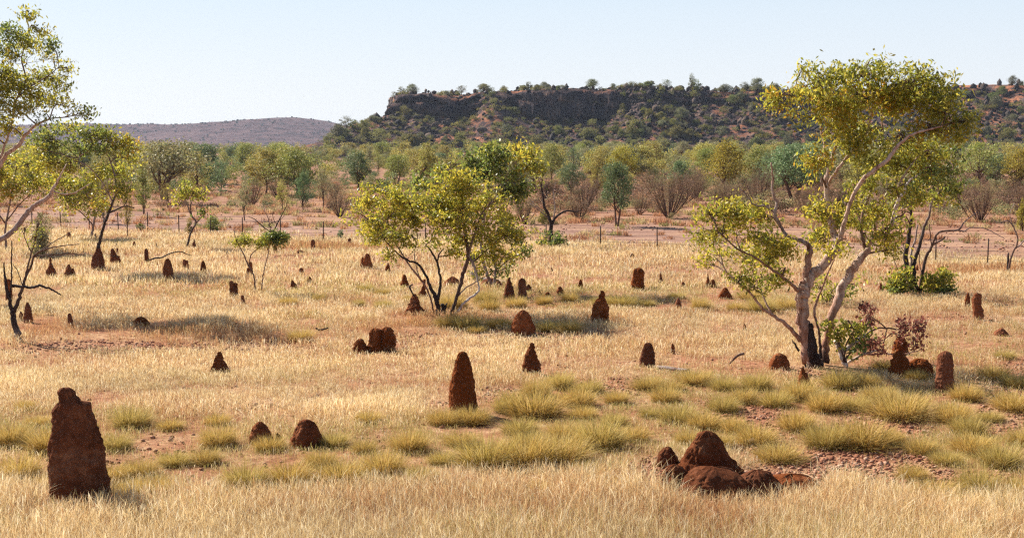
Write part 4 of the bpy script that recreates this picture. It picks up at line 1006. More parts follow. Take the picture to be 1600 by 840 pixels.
# key trees: px, base y, top y, width px, variant, colour, label
KEY = [
 (415, 306, 233, 62, 0, 'olive', 'thick trunked round olive tree standing clear at the wood edge'),
 (308, 304, 235, 58, 3, 'olive', 'olive tree with slim dark trunk over the leaning fence sapling'),
 (224, 338, 258, 36, 2, 'green', 'upright green tree just right of the left foreground trees'),
 (345, 300, 250, 36, 6, 'bluish', 'bluish ragged tree left of the thick trunked olive tree'),
 (964, 354, 250, 62, 4, 'bluish', 'bluish green twin stemmed tree nearest the fence, centre of plain'),
 (932, 316, 246, 36, 2, 'olive', 'slender olive tree just left of the bluish fence side tree'),
 (893, 312, 258, 44, 0, 'bluish', 'round bluish tree above the forked dead tree arm'),
 (1018, 272, 222, 56, 5, 'olive', 'flat topped olive tree with branching trunk above the brown bush'),
 (1104, 280, 230, 46, 4, 'green', 'dense green tree with forked trunk above the gum left lobe'),
 (1062, 292, 252, 44, 7, 'bluish', 'low bluish spreading tree behind the round brown bush'),
 (862, 285, 226, 44, 0, 'green', 'rounded green tree behind and above the forked dead tree'),
 (505, 325, 262, 34, 3, 'grey', 'open grey green tree on red soil left of yellow green tree'),
 (440, 330, 285, 24, 6, 'olive', 'small olive tree between thick trunk and open grey tree'),
 (475, 330, 270, 34, 1, 'bluish', 'bluish tree with fine stems on the red soil'),
 (262, 325, 285, 28, 3, 'olive', 'small thin olive tree on red soil near the sapling'),
 (382, 345, 290, 30, 6, 'grey', 'grey green ragged tree near the road, left of bushy sapling'),
 (1590, 300, 232, 60, 0, 'yellow', 'bright yellowish green tree cut by the right edge'),
 (1225, 300, 240, 50, 4, 'bluish', 'bluish tree behind the tip of the bare white branch'),
 (1185, 290, 228, 56, 0, 'green', 'round green tree left of the bare white branch'),
 (620, 292, 240, 50, 4, 'green', 'bushy green tree peeping above the yellow green left lobe'),
 (560, 300, 236, 50, 0, 'bluish', 'dark bluish tree just above the yellow green left lobe'),
 (160, 350, 300, 30, 2, 'yellow', 'small yellowish tree among the left foreground trees'),
 (198, 372, 300, 24, 6, 'olive', 'thin olive tree behind the stepped mound'),
 (64, 392, 330, 44, 3, 'grey', 'grey olive shrubby tree behind the bare stems at left'),
]
for px, yb, yt, w, vi, c, lab in KEY:
    Y = yb_to(yb); s = Y / F
    place_tree(px, Y, (yb - yt) * s, w * s, vi, c, lab)
BK = [
 (1045, 341, 280, 84, 0, 'brown', 'brown', 'large round brown twiggy bush right of the bluish tree'),
 (1532, 347, 291, 62, 1, 'brown', 'brown', 'fan shaped brown bush across the road at right'),
 (1600, 347, 288, 56, 2, 'brown', 'brown', 'brown twiggy bush cut by the right edge'),
 (1185, 322, 272, 70, 2, 'brown', 'brown', 'hazy brown bush below the bare white branch'),
 (905, 345, 315, 50, 1, 'brown', 'brown', 'small reddish brown bush right of the forked dead tree'),
 (1130, 330, 290, 50, 1, 'brown', 'brown', 'brown bush between the round one and the white branch'),
 (820, 350, 310, 44, 1, 'brown', 'brown', 'wispy brown bush left of the forked dead tree'),
 (530, 340, 300, 40, 0, 'brown', 'brown', 'brown bush left of the yellow green tree'),
 (1260, 340, 300, 50, 0, 'brown', 'brown', 'brown bush behind the big gum stems'),
 (1440, 255, 235, 60, 0, 'brown', 'brown', 'distant brown thicket right of the gum crown'),
 (1530, 290, 262, 70, 2, 'brown', 'brown', 'wide brown bush behind the fan shaped one'),
 (1470, 330, 290, 44, 1, 'brown', 'brown', 'brown bush behind the reaching bare branch'),
 (1000, 335, 305, 36, 0, 'brown', 'brown', 'low brown bush left of the large round one'),
 (1500, 318, 285, 40, 0, 'brown', 'brown', 'small brown bush up left of the fan shaped one'),
 (532, 375, 362, 15, 0, 'bush', 'bluish', 'tiny green shrub by the fence left of small mound'),
 (333, 362, 342, 24, 1, 'bush', 'green', 'small green shrub on bare road right of the leaning sapling'),
 (218, 360, 350, 20, 2, 'bush', 'green', 'small green shrub by the fence near the pear mound'),
 (295, 366, 345, 16, 0, 'bush', 'olive', 'small olive shrub just behind the leaning sapling trunk'),
 (1475, 295, 268, 30, 1, 'bush', 'bluish', 'grey green shrub left of the wide brown bush'),
 (60, 402, 362, 30, 1, 'bush', 'grey', 'greyish shrub among bare twigs at the left'),
 (850, 350, 330, 24, 2, 'bush', 'olive', 'olive shrub behind the forked dead trunk'),
 (700, 330, 300, 40, 0, 'brown', 'brown', 'brown bush hidden behind the yellow green tree'),
 (1600, 360, 320, 20, 1, 'bush', 'yellow', 'yellow green shrub at the right edge by the bare tree'),
]
for px, yb, yt, w, i, kind, c, lab in BK:
    Y = yb_to(yb); s = Y / F
    place_bush(px, Y, (yb - yt) * s, w * s, kind, i, lab, None, c, 'shrubs scattered on the plain')

rt = random.Random(5)
for i in range(42):
    px = rt.uniform(770, 1660) if i < 32 else rt.uniform(-60, 560)
    Y = 96 + 90 * rt.random() ** 1.4
    h = rt.uniform(.8, 2.2); k = rt.randrange(3)
    place_bush(px, Y, h, h * rt.uniform(1.1, 1.6), 'brown', k, lab_far(['twiggy', 'wispy', 'spreading'][k], 'brown', 'bush', px, Y, h + 1.8), None, 'brown', 'shrubs scattered on the plain')
def wood_density(px, Y):
    left = px < 560
    if Y < 105: return .05
    if Y < 135: return .35 if px < 1380 else .1
    if px > 1400 and Y < 260: return .3
    if px > 1290 and Y < 330: return .6
    return 1.0
placed = [((k[0] - 800) / F * yb_to(k[1]), yb_to(k[1])) for k in KEY]
cnt = 0; tries = 0
while cnt < 250 and tries < 9000:
    tries += 1
    u = rt.random()
    Y = 98 + 330 * u ** 1.05
    px = rt.uniform(-110, 1710)
    if rt.random() > wood_density(px, Y): continue
    x = (px - 800) / F * Y
    if any(abs(x - a) < 2.4 and abs(Y - b) < 4.5 for a, b in placed): continue
    if px > 500 and Y > 425: continue
    placed.append((x, Y)); cnt += 1
    h = (2.7 + 2.7 * rt.random() ** .8) if Y < 330 else rt.uniform(3.8, 5.8)
    vi = rt.choice([0, 0, 1, 2, 3, 4, 4, 5, 6, 7])
    w = VW[vi] / VH[vi] * h * rt.uniform(1.0, 1.45)
    c = rt.choice(['olive', 'olive', 'green', 'green', 'bluish', 'grey', 'olive', 'yellow' if Y < 200 else 'grey'])
    place_tree(px, Y, h, w, vi, c)

# wood behind reads as one mass
def woodland():
    rng = np.random.default_rng(77)
    Vs, Qs, Ts, n0 = [], [], [], 0
    cv = []
    for k in range(3):
        C = rng.normal(size=(9, 3)) * np.array([1.2, 1.2, .85]) + np.array([0, 0, 2.5])
        cv.append(clump_crown(rng, C, rng.uniform(.7, 1.1, 9), 70, .30))
    pal = np.array(list(FAR.values()))
    for i in range(2400):
        Y = 128 + 970 * rng.random() ** 1.9; px = rng.uniform(-200, 1800)
        if (Y > 420 and px > 505) or (Y < 200 and fbm(px / 90, Y / 14, 3, 2) < -.05) or (Y < 240 and px > 1400 and rng.random() < .7): continue
        x = (px - 800) / F * Y
        V, Q, T = cv[i % 3]; s = rng.uniform(.5, 1.15) * (.55 if Y < 170 else .8 if Y < 230 else 1); a = rng.uniform(0, 6.28)
        W = V * s; W = np.stack([W[:, 0] * math.cos(a) - W[:, 1] * math.sin(a), W[:, 0] * math.sin(a) + W[:, 1] * math.cos(a), W[:, 2]], 1) + np.array([x, Y, -.4])
        Vs.append(W); Qs.append(Q + n0); n0 += len(V); Ts.append(T * pal[rng.choice([0, 0, 1, 1, 2, 3])] * rng.uniform(.7, 1.1))
    o = mobj('woodland', np_mesh('woodland', np.vstack(Vs), np.vstack(Qs), np.vstack(Ts), M['grass_leaf']))
    o['kind'] = 'stuff'; o['label'] = 'far off woodland of small trees reaching back to the hills'
M['grass_leaf'] = leaf_material('woodland leaves', .4, rough=.6, spec=.2, var=0)
woodland()

# ------------------------------------------------------------------ mesa
def mesa_z(x, y):
    x = np.asarray(x, float); y = np.asarray(y, float)
    ye = 512 + 16 * fbm(x / 55 + 3, 2.2, 0, 3) + 5 * vn(x / 9, 7.7) + 2.0 * vn(x / 3.1, 4.4)
    ye = ye + 10 * sstep(120, 190, x)
    d1 = y - ye
    d2 = (x + 51 + 2.2 * vn(y / 7, 3.3) + 2.5 * fbm(y / 16, 1.2, 0, 2)) * 1.9
    k = 10.0
    h = np.clip(.5 + .5 * (d2 - d1) / k, 0, 1)
    d = d2 * (1 - h) + d1 * h - k * h * (1 - h)
    ch = np.interp(x, [-60, -52, -20, -14, -10, -4, 2, 8, 36, 46, 90, 150, 200, 400], [4, 8.5, 7.5, 6.5, 2.5, 2.5, 8, 11.5, 11.0, 5.0, 4.5, 4, 3.5, 3])
    ch = ch * (1 + .2 * vn(x / 6, 1.5))
    top = np.interp(x, [-60, -40, -10, 10, 60, 120, 200, 400], [22.5, 24.5, 25.5, 26.8, 26.5, 25.5, 28.5, 30]) + .7 * vn(x / 12, 5.5) + .4 * vn(x / 3, 9.5)
    wid = 78 + 14 * vn(x / 40, 8.8)
    t = np.clip((d + wid) / wid, 0, 1)
    tal = (top - ch) * (t ** 1.45)
    cl = ch * (sstep(0, 2.2, d) * .55 + sstep(2.6, 5.0, d + 1.2 * vn(x / 4, y / 9)) * .45)
    z = tal + cl + np.clip(d - 5, 0, 40) * .05
    on = sstep(0, .15, t)
    z = z + on * (1.6 * fbm(x / 13, y / 13, 0, 4) + .7 * fbm(x / 3, y / 3, 3, 3)) * np.clip(t * 2, 0, 1) * (1 - .55 * sstep(2, 8, d))
    return np.where(t > 0, z, -1.5)

def build_mesa():
    xs = np.concatenate([np.arange(-92, 235, .8), np.arange(236, 460, 3.0)])
    ys = np.concatenate([np.arange(415, 560, .8), np.arange(561, 760, 5.0)])
    Xg, Yg = np.meshgrid(xs, ys)
    Z = mesa_z(Xg, Yg)
    gy, gx = np.gradient(Z, ys, xs)
    st = sstep(.8, 2.0, np.hypot(gx, gy))
    Yg = Yg - st * (3.2 * (.5 - np.abs(fbm(Xg / 3.4, Z / 11, 3.3, 3))) + 1.3 * np.abs(vn(Xg / 1.5, Z / 2.2)) + .5 * np.floor(Z / 2.6 + vn(Xg / 5, 1.0)) * .5)
    Xg = Xg + st * (1.0 * vn(Yg / 3, Z / 3))
    w, h = len(xs), len(ys)
    V = np.stack([Xg, Yg, Z], -1).reshape(-1, 3)
    i = np.arange(h - 1)[:, None] * w + np.arange(w - 1)[None]
    Q = np.stack([i, i + 1, i + w + 1, i + w], -1).reshape(-1, 4)
    o = mobj('mesa_hill', np_mesh('mesa_hill', V, Q, None, M['mesa'], False))
    o['kind'] = 'structure'; o['label'] = 'dark flat topped rocky mesa with cliff band'
build_mesa()

def rock_mesh(seed, n=3):
    rng = np.random.default_rng(seed)
    import bmesh
    bm = bmesh.new(); bmesh.ops.create_icosphere(bm, subdivisions=n, radius=1)
    V = np.array([v.co[:] for v in bm.verts]); Fc = np.array([[v.index for v in f.verts] for f in bm.faces]); bm.free()
    for k in range(7):
        d = rng.normal(size=3); d /= np.linalg.norm(d); c = rng.uniform(.55, .9)
        p = V @ d; V = V - np.clip(p - c, 0, None)[:, None] * d
    V *= (1 + .12 * fbm(V[:, 0] * 2 + seed, V[:, 1] * 2, V[:, 2] * 2, 2))[:, None]
    V *= np.array([1, rng.uniform(.7, 1), rng.uniform(.6, .9)])
    return V, Fc
ROCKS = [rock_mesh(k, 2) for k in range(6)]
SM = [rock_mesh(20 + k, 1) for k in range(5)]
RM = [np_mesh('boulder', V, Fc, None, M['rock']) for V, Fc in ROCKS]

def cliff_blocks():
    rng = np.random.default_rng(91); P, r = [], []
    while len(P) < 1500:
        x = rng.uniform(-56, 235); Y = rng.uniform(488, 540); z = float(mesa_z(x, Y)); z2 = float(mesa_z(x, Y + 2.5))
        if z2 - z < 2.0 and rng.random() > (.04 if x < 46 else .12): continue
        P.append((x, Y - .3, z + rng.uniform(-.3, 1.0))); r.append(rng.uniform(.5, 2.1))
    V = []; 
    scatter_rocks('outcrop', 'jointed dark blocks of the mesa cliff and rim', P, np.array(r), [(v * np.array([.8, .8, 1.5]), f) for v, f in SM], M['rock'], 13)

def surf(px, Y):
    x = (px - 800) / F * Y
    return x, float(mesa_z(x, Y))
rb = random.Random(9)
MLM = [(0, 560, 'at the mesa left foot'), (560, 620, 'below the left end of the cliff'), (620, 680, 'under the left cliff'), (680, 740, 'under the middle of the left cliff'), (740, 800, 'by the red gully in the cliff'), (800, 860, 'below the left of the tall cliff'),
       (860, 920, 'below the middle of the tall cliff'), (920, 980, 'below the right end of the tall cliff'), (980, 1040, 'just right of the tall cliff'), (1040, 1100, 'below the lone skyline tree'), (1100, 1150, 'right of the lone skyline tree'), (1150, 1210, 'left of the gum crown'), (1210, 1500, 'seen through the gum crown'), (1500, 1560, 'right of the gum crown'), (1560, 2000, 'at the right edge of the mesa')]
def mesa_label(adj, what, px, py):
    lm = next(t for a, b, t in MLM if a <= px < b)
    pos = 'on the skyline' if py < 148 else 'high on the slope' if py < 178 else 'mid slope' if py < 205 else 'low on the slope'
    for ex in ('', 'small ', 'larger ', 'paler ', 'darker ', 'rounder '):
        s = f'{ex}{adj} {what} {pos} {lm}'
        if s not in USED: break
    USED[s] = 1
    return s
nb = 0
while nb < 110:
    px = rb.uniform(520, 1640); Y = rb.uniform(440, 520) if rb.random() < .75 else rb.uniform(520, 545)
    x, z = surf(px, Y)
    if z < 2: continue
    r = rb.uniform(.8, 2.3) * (1.35 if rb.random() < .2 else 1)
    o = mobj('boulder', RM[nb % 6]); o.location = (x, Y, z + r * .15); o.scale = (r, r, r * rb.uniform(.7, 1.1)); o.rotation_euler = (rb.uniform(0, .5), rb.uniform(0, .5), rb.uniform(0, 6))
    py = float(project(x, Y, z)[1])
    tag(o, mesa_label('dark', 'boulder', px, py), 'boulder', 'boulders fallen on the mesa slopes'); nb += 1
def scatter_rocks(name, label, P, Rr, protos, m, seed):
    rng = np.random.default_rng(seed); Vs, Fs, n0 = [], [], 0
    P = np.asarray(P, float); Rr = np.asarray(Rr, float)[:len(P)]
    for q, (V, Fc) in enumerate(protos):
        p, r = P[q::len(protos)], Rr[q::len(protos)]; n = len(p)
        a = rng.uniform(0, 6.28, n)[:, None]; c, s_ = np.cos(a), np.sin(a)
        W = V[None] * r[:, None, None] * np.stack([np.ones(n), rng.uniform(.7, 1.1, n), rng.uniform(.55, 1, n)], 1)[:, None]
        W = np.stack([W[..., 0] * c - W[..., 1] * s_, W[..., 0] * s_ + W[..., 1] * c, W[..., 2]], -1) + p[:, None]
        Vs.append(W.reshape(-1, 3)); Fs.append((Fc[None] + (np.arange(n) * len(V))[:, None, None]).reshape(-1, 3) + n0); n0 += n * len(V)
    o = mobj(name, np_mesh(name, np.vstack(Vs), np.vstack(Fs), None, m))
    o['kind'] = 'stuff'; o['label'] = label
cliff_blocks()
rng = np.random.default_rng(4)
Pm = []
while len(Pm) < 5200:
    px = rng.uniform(515, 1680); Y = rng.uniform(436, 530); x, z = surf(px, Y)
    if z < 1 or fbm(x / 14, Y / 14, 2.0, 2) < -.12: continue
    Pm.append((x, Y, z))
scatter_rocks('scree', 'dark rock rubble strewn over the mesa slope', Pm, rng.uniform(.3, 1.25, len(Pm)) ** 1.3, SM, M['rock'], 3)

# skyline shrubs and trees
SKY = [(573, 182, 14, 'grey'), (588, 172, 16, 'grey'), (628, 150, 16, 'grey'), (645, 148, 20, 'grey'), (700, 142, 16, 'grey'), (722, 142, 24, 'grey'), (758, 140, 18, 'grey'), (818, 140, 18, 'olive'), (850, 136, 22, 'grey'), (878, 138, 12, 'grey'),
       (922, 132, 20, 'green'), (957, 134, 12, 'green'), (985, 140, 18, 'grey'), (1010, 136, 22, 'green'), (1040, 142, 22, 'green'), (1060, 142, 12, 'grey'), (1130, 146, 20, 'grey'), (1160, 142, 22, 'grey'), (1180, 144, 14, 'olive'), (1205, 142, 18, 'grey'), (1240, 142, 16, 'green'), (1500, 142, 20, 'green'), (1545, 142, 24, 'green'), (1575, 142, 20, 'grey'), (1598, 146, 24, 'green'), (1640, 142, 24, 'green')]
for k, (px, py, w, c) in enumerate(SKY):
    Y = 522 + (k * 7) % 9 if px > 620 else 505
    x, z = surf(px, Y); s = Y / F
    if k % 3 == 1:
        place_bush(px, Y, w * .5 * s, w * 1.2 * s, 'bush', k % 5, mesa_label(COLN[c], 'shrub', px, py), z - .2, c, 'shrubs on the mesa')
    else:
        place_tree(px, Y, w * (.6 + .25 * (k % 4) / 3) * s, w * (1.3 - .2 * (k % 3)) * s, [3, 5, 6, 1, 3][k % 5], c, mesa_label(COLN[c], 'small tree', px, py), z - .2, 'shrubs on the mesa')
x, z = surf(1078, 524)
place_tree(1078, 524, 7.0, 3.6, 6, 'grey', 'lone thin tree standing highest on the mesa skyline', z - .2, 'shrubs on the mesa')
x, z = surf(925, 526)
place_tree(925, 526, 4.6, 6.0, 5, 'green', 'dark flat topped tree on the skyline over the tall cliff', z - .2, 'shrubs on the mesa')
ns = 0
while ns < 270:
    px = rb.uniform(505, 1660); u = rb.random(); Y = 428 + 100 * u ** .8
    x, z = surf(px, Y)
    if z < .3: continue
    if (px < 1000) and 500 < Y < 522 and rb.random() < .75: continue
    c = rb.choice(['olive', 'grey', 'green', 'olive', 'olive', 'grey'])
    if fbm(x / 18, Y / 18, 6.0, 2) < -.08 and rb.random() < .8: continue
    w = (2.2 + 5.5 * rb.random() ** 1.6) * (1.15 if u < .3 else .9)
    py = float(project(x, Y, z)[1])
    if ns % 4 == 0:
        place_tree(px, Y, w * .8, w, [3, 5, 6, 1, 7, 4][ns % 6], c, mesa_label(COLN[c], 'small tree', px, py), z - .15, 'shrubs on the mesa'); ns += 1
        continue
    place_bush(px, Y, w * rb.uniform(.45, .75), w, 'bush', ns % 5, mesa_label(COLN[c], 'shrub', px, py), z - .15, c, 'shrubs on the mesa')
    ns += 1

def mesa_scrub():
    rng = np.random.default_rng(55); cv = []
    for k in range(4):
        C = rng.normal(size=(5, 3)) * np.array([.7, .7, .25]) + np.array([0, 0, .7])
        cv.append(clump_crown(rng, C, rng.uniform(.4, .8, 5), 45, .30))
    pal = np.array(list(FAR.values())); Vs, Qs, Ts, n0 = [], [], [], 0
    for i in range(1500):
        px = rng.uniform(500, 1680); Y = 432 + 95 * rng.random(); x, z = surf(px, Y)
        if z < .3: continue
        V, Q, T = cv[i % 4]; sc = rng.uniform(.5, 1.5)
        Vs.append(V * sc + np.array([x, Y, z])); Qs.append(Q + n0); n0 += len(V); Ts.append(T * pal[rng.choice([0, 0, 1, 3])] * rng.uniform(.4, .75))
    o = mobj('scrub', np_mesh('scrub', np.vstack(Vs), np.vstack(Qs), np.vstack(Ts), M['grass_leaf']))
    o['kind'] = 'stuff'; o['label'] = 'low olive scrub between the rocks of the mesa'
mesa_scrub()

# ------------------------------------------------------------------ far hill
def build_far_hill():
    xs = np.arange(-2400, 120, 14.0); ys = np.arange(1900, 3300, 20.0)
    Xg, Yg = np.meshgrid(xs, ys)
    px = 800 + Xg / 2550 * F
    py = np.interp(px, [-900, -300, 0, 100, 200, 300, 350, 430, 460, 500, 540, 600, 700, 800], [210, 200, 196, 194, 196, 194, 190, 184.5, 184, 188, 197, 212, 224, 228])
    H = (HZ - py) / F * 2550 + 5
    t = sstep(2050, 2560, Yg) * (1 - .25 * sstep(2600, 3300, Yg))
    Z = H * t + t * (5 * fbm(Xg / 120, Yg / 120, 0, 4) + 1.2 * vn(Xg / 22, Yg / 22)) - 3 * (1 - t)
    Z[0] = -8
    w, h = len(xs), len(ys)
    V = np.stack([Xg, Yg, Z], -1).reshape(-1, 3)
    i = np.arange(h - 1)[:, None] * w + np.arange(w - 1)[None]
    Q = np.stack([i, i + 1, i + w + 1, i + w], -1).reshape(-1, 4)
    o = mobj('far_hill', np_mesh('far_hill', V, Q, None, M['far_hill'], True))
    o['kind'] = 'structure'; o['label'] = 'long low purple hill on the horizon'
build_far_hill()
def hill_scrub():
    rng = np.random.default_rng(66); o_ = bpy.data.objects['far_hill']; n = len(o_.data.vertices)
    co = np.empty(n * 3, np.float32); o_.data.vertices.foreach_get('co', co); co = co.reshape(-1, 3)
    co = co[(co[:, 2] > 4) & (co[:, 1] < 2720) & (co[:, 0] < -80)]
    k = rng.integers(0, len(co), 1800); P = co[k].astype(float) + rng.normal(size=(len(k), 3)) * np.array([7, 5, 0])
    P[:, 2] += .5 + .2
    scatter_rocks('hill_scrub', 'tiny scrub specks on the far hill', P, rng.uniform(1.2, 3.4, len(P)), SM, M['far_scrub'], 14)
M['far_scrub'] = simple('far scrub', (.075, .065, .05), .9, .1, .3)
hill_scrub()

# ------------------------------------------------------------------ zones of the plain (bare soil, spinifex)
def ell(px, py, L, soft=.35):
    r = np.zeros_like(px)
    for cx, cy, rx, ry, a in L:
        d = np.sqrt(((px - cx) / rx) ** 2 + ((py - cy) / ry) ** 2)
        r = np.maximum(r, a * (1 - sstep(1 - soft, 1 + soft, d)))
    return r
BARE = [(1330, 722, 170, 26, 1), (1180, 640, 46, 40, .75), (1340, 652, 34, 36, .85), (1230, 745, 110, 20, .8), (1565, 655, 60, 20, .8), (1020, 735, 40, 22, .8), (790, 612, 70, 14, .7), (1530, 600, 50, 16, .7), (1440, 735, 50, 18, .7), (1270, 585, 60, 12, .7),
        (250, 540, 260, 10, .75), (640, 530, 60, 14, .6), (830, 528, 110, 7, .8), (40, 700, 50, 14, .4), (700, 630, 60, 10, .4), (260, 700, 90, 18, .35), (600, 690, 50, 14, .35), (70, 780, 50, 10, .5), (560, 815, 60, 14, .35), (1110, 770, 100, 8, .5),
        (1290, 735, 130, 22, 1), (1420, 715, 90, 14, .9), (1580, 745, 50, 12, .8), (1110, 752, 140, 20, 1), (1190, 768, 120, 12, 1), (1130, 778, 100, 7, .8), (1170, 660, 70, 50, .9), (1400, 670, 60, 20, .9), (1590, 600, 60, 40, .8), (1500, 745, 70, 16, .8), (960, 600, 50, 16, .8), (900, 600, 40, 12, .7), (150, 730, 60, 14, .7), (420, 640, 60, 8, .5), (520, 625, 60, 8, .5), (330, 635, 70, 6, .5),
        (700, 404, 260, 4, .7), (1000, 404, 70, 4, .7), (480, 404, 90, 3, .6), (1480, 500, 90, 10, .4), (1120, 520, 60, 8, .4), (50, 545, 90, 10, .5)]
OLIVE = [(120, 690, 180, 50, .75), (430, 715, 280, 55, .85), (820, 690, 260, 50, .95), (1080, 640, 160, 60, .9), (1280, 650, 130, 55, .75), (1480, 690, 190, 90, .8), (1420, 560, 130, 25, .5), (1540, 540, 120, 24, .5), (830, 620, 80, 20, .8),
         (950, 465, 220, 18, .65), (560, 455, 160, 14, .55), (470, 508, 40, 18, .4), (1180, 470, 80, 14, .5), (270, 452, 120, 12, .35), (860, 440, 120, 8, .4)]
RUST = [(75, 515, 40, 18, .9), (300, 455, 140, 10, .6), (480, 385, 110, 5, .9), (590, 388, 50, 4, .8), (700, 500, 90, 14, .8), (440, 490, 60, 12, .4), (900, 478, 100, 8, .35), (1460, 425, 110, 7, .7), (1560, 423, 80, 6, .8), (1190, 575, 60, 10, .5), (1500, 570, 120, 20, .3), (250, 530, 250, 14, .55), (640, 515, 80, 14, .6), (1100, 825, 70, 30, .55), (1480, 450, 60, 8, .5), (540, 475, 60, 10, .4), (60, 545, 90, 10, .5)]

def zone_world(x, y):
    z = np.zeros_like(x)
    px, py = project(x, y, z)
    w1 = 14 * fbm(x / 1.6, y / 1.6, 4.4, 3) * np.clip(24 / y, .2, 1.2); w2 = w1 * .6
    wx = px + w1 * 3.0 + 30 * fbm(x / 3, y / 3, 8, 2); wy = py + w2 + 6 * fbm(x / 2, y / 4, 2.7, 2)
    bare = ell(wx, wy, BARE); ol = ell(wx, wy, OLIVE); ru = ell(wx, wy, RUST)
    return px, py, bare, ol, ru

def build_gravel():
    rng = np.random.default_rng(8); P, Rr = [], []
    n = 420000
    Y = 14 + 50 * rng.random(n) ** 1.3; px = rng.uniform(-80, 1680, n); x = (px - 800) / F * Y
    _, py, bare, ol, ru = zone_world(x, Y)
    keep = rng.random(n) < np.clip(bare - .15, 0, 1) * .9 * np.clip(30 / Y, .3, 1.2) ** .5 + .03
    keep |= (np.hypot((px - 1120) / 130, (py - 752) / 24) < 1) & (rng.random(n) < .5)
    x, Y = x[keep], Y[keep]
    r = .007 + .050 * rng.random(len(x)) ** 6 + .007 * (Y / 30)
    z = gz(x, Y) + r * .25
    scatter_rocks('gravel', 'loose red and pink gravel between the grass clumps', np.stack([x, Y, z], 1)[:70000], r[:70000], SM[:3], M['gravel'], 5)
build_gravel()
V, Fc = ROCKS[2]
o = mobj('stone', np_mesh('stone', V * .09, Fc, None, M['pale_stone'])); p = ground(1176, 693); o.location = (p[0], p[1], .05)
tag(o, 'pale yellow stone between spinifex hummocks behind the broad cone', 'stone')

# road edge clods beyond the fence
def clods():
    rng = np.random.default_rng(18); n = 9000
    Y = rng.uniform(60, 150, n); px = rng.uniform(-80, 1680, n); x = (px - 800) / F * Y
    q = Y + .42 * x
    keep = (q > 63) & (fbm(x / 9, Y / 2.2, 1, 3) > .02)
    x, Y = x[keep], Y[keep]; r = rng.uniform(.03, .10, len(x))
    scatter_rocks('rubble', 'dark clods and stones along the bare road verge', np.stack([x, Y, gz(x, Y) + r * .2], 1)[:4500], r, SM[:3], M['gravel'], 6)
clods()

HUM = [(1405, 650, 92), (1345, 694, 96), (1292, 694, 80), (1215, 716, 84), (1245, 668, 62), (1182, 606, 46), (1146, 672, 52), (1100, 664, 54), (1060, 655, 56), (1012, 604, 52), (963, 626, 40), (1132, 606, 54), (1085, 596, 50), (990, 684, 62),
       (935, 694, 74), (870, 720, 92), (822, 724, 84), (762, 724, 96), (720, 692, 62), (835, 644, 100), (795, 638, 60), (1040, 624, 50), (1460, 772, 74), (1527, 766, 74), (1592, 772, 66), (1490, 658, 62), (1546, 656, 50), (1585, 640, 60), (1522, 704, 64), (1562, 724, 60), (1440, 704, 54),
       (1432, 594, 40), (1312, 606, 52), (1352, 602, 50), (1552, 592, 44), (1590, 606, 50), (742, 768, 36), (600, 738, 62), (656, 748, 60), (532, 748, 74), (452, 752, 72), (382, 758, 90), (342, 694, 52), (266, 668, 46), (205, 664, 62), (28, 744, 84), (18, 694, 62), (272, 724, 52), (322, 722, 54),
       (422, 700, 50), (520, 694, 62), (204, 772, 60), (245, 768, 50), (182, 700, 44), (570, 704, 50), (640, 702, 54), (690, 722, 50), (1180, 690, 56), (1290, 640, 60), (1130, 640, 56), (1075, 690, 50), (910, 650, 50), (960, 660, 50), (880, 680, 56), (1395, 690, 46), (1480, 720, 56), (1600, 690, 60), (1425, 745, 50), (1570, 560, 40), (1380, 575, 36),
       (470, 530, 36), (855, 516, 40), (890, 518, 36), (780, 510, 38), (730, 512, 44), (700, 510, 40), (745, 518, 34), (1190, 486, 46), (1230, 482, 40), (1150, 484, 34), (940, 475, 30), (890, 470, 26), (850, 474, 30), (1010, 478, 28), (500, 470, 26), (450, 474, 28), (560, 476, 26), (60, 664, 40), (40, 640, 36), (110, 650, 44), (1500, 790, 50), (340, 660, 40)]
_r = random.Random(21)
_t = 0
while len(HUM) < 132 and _t < 4000:
    _t += 1
    a, b = _r.choice([(_r.uniform(960, 1600), _r.uniform(585, 790)), (_r.uniform(0, 960), _r.uniform(655, 770)), (_r.uniform(380, 1180), _r.uniform(455, 486)), (_r.uniform(770, 1250), _r.uniform(590, 650))])
    if min(math.hypot(a - q[0], 2.2 * (b - q[1])) for q in HUM) < 40 * b / 650: continue
    if min(math.hypot(a - q[0], 2 * (b - q[1] + 4)) - q[3] * .5 for q in MOUNDS) < 14: continue
    if min(math.hypot((a - q[0]) / (q[2] + 20) , (b - q[1]) / (q[3] + 6)) for q in BARE if q[4] > .9) < .8: continue
    HUM.append((round(a), round(b), round(_r.uniform(36, 62) * b / 650)))
HP += [(*ground(a, b)[:2], w * ground(a, b)[1] / F * 1.0) for a, b, w in HUM]

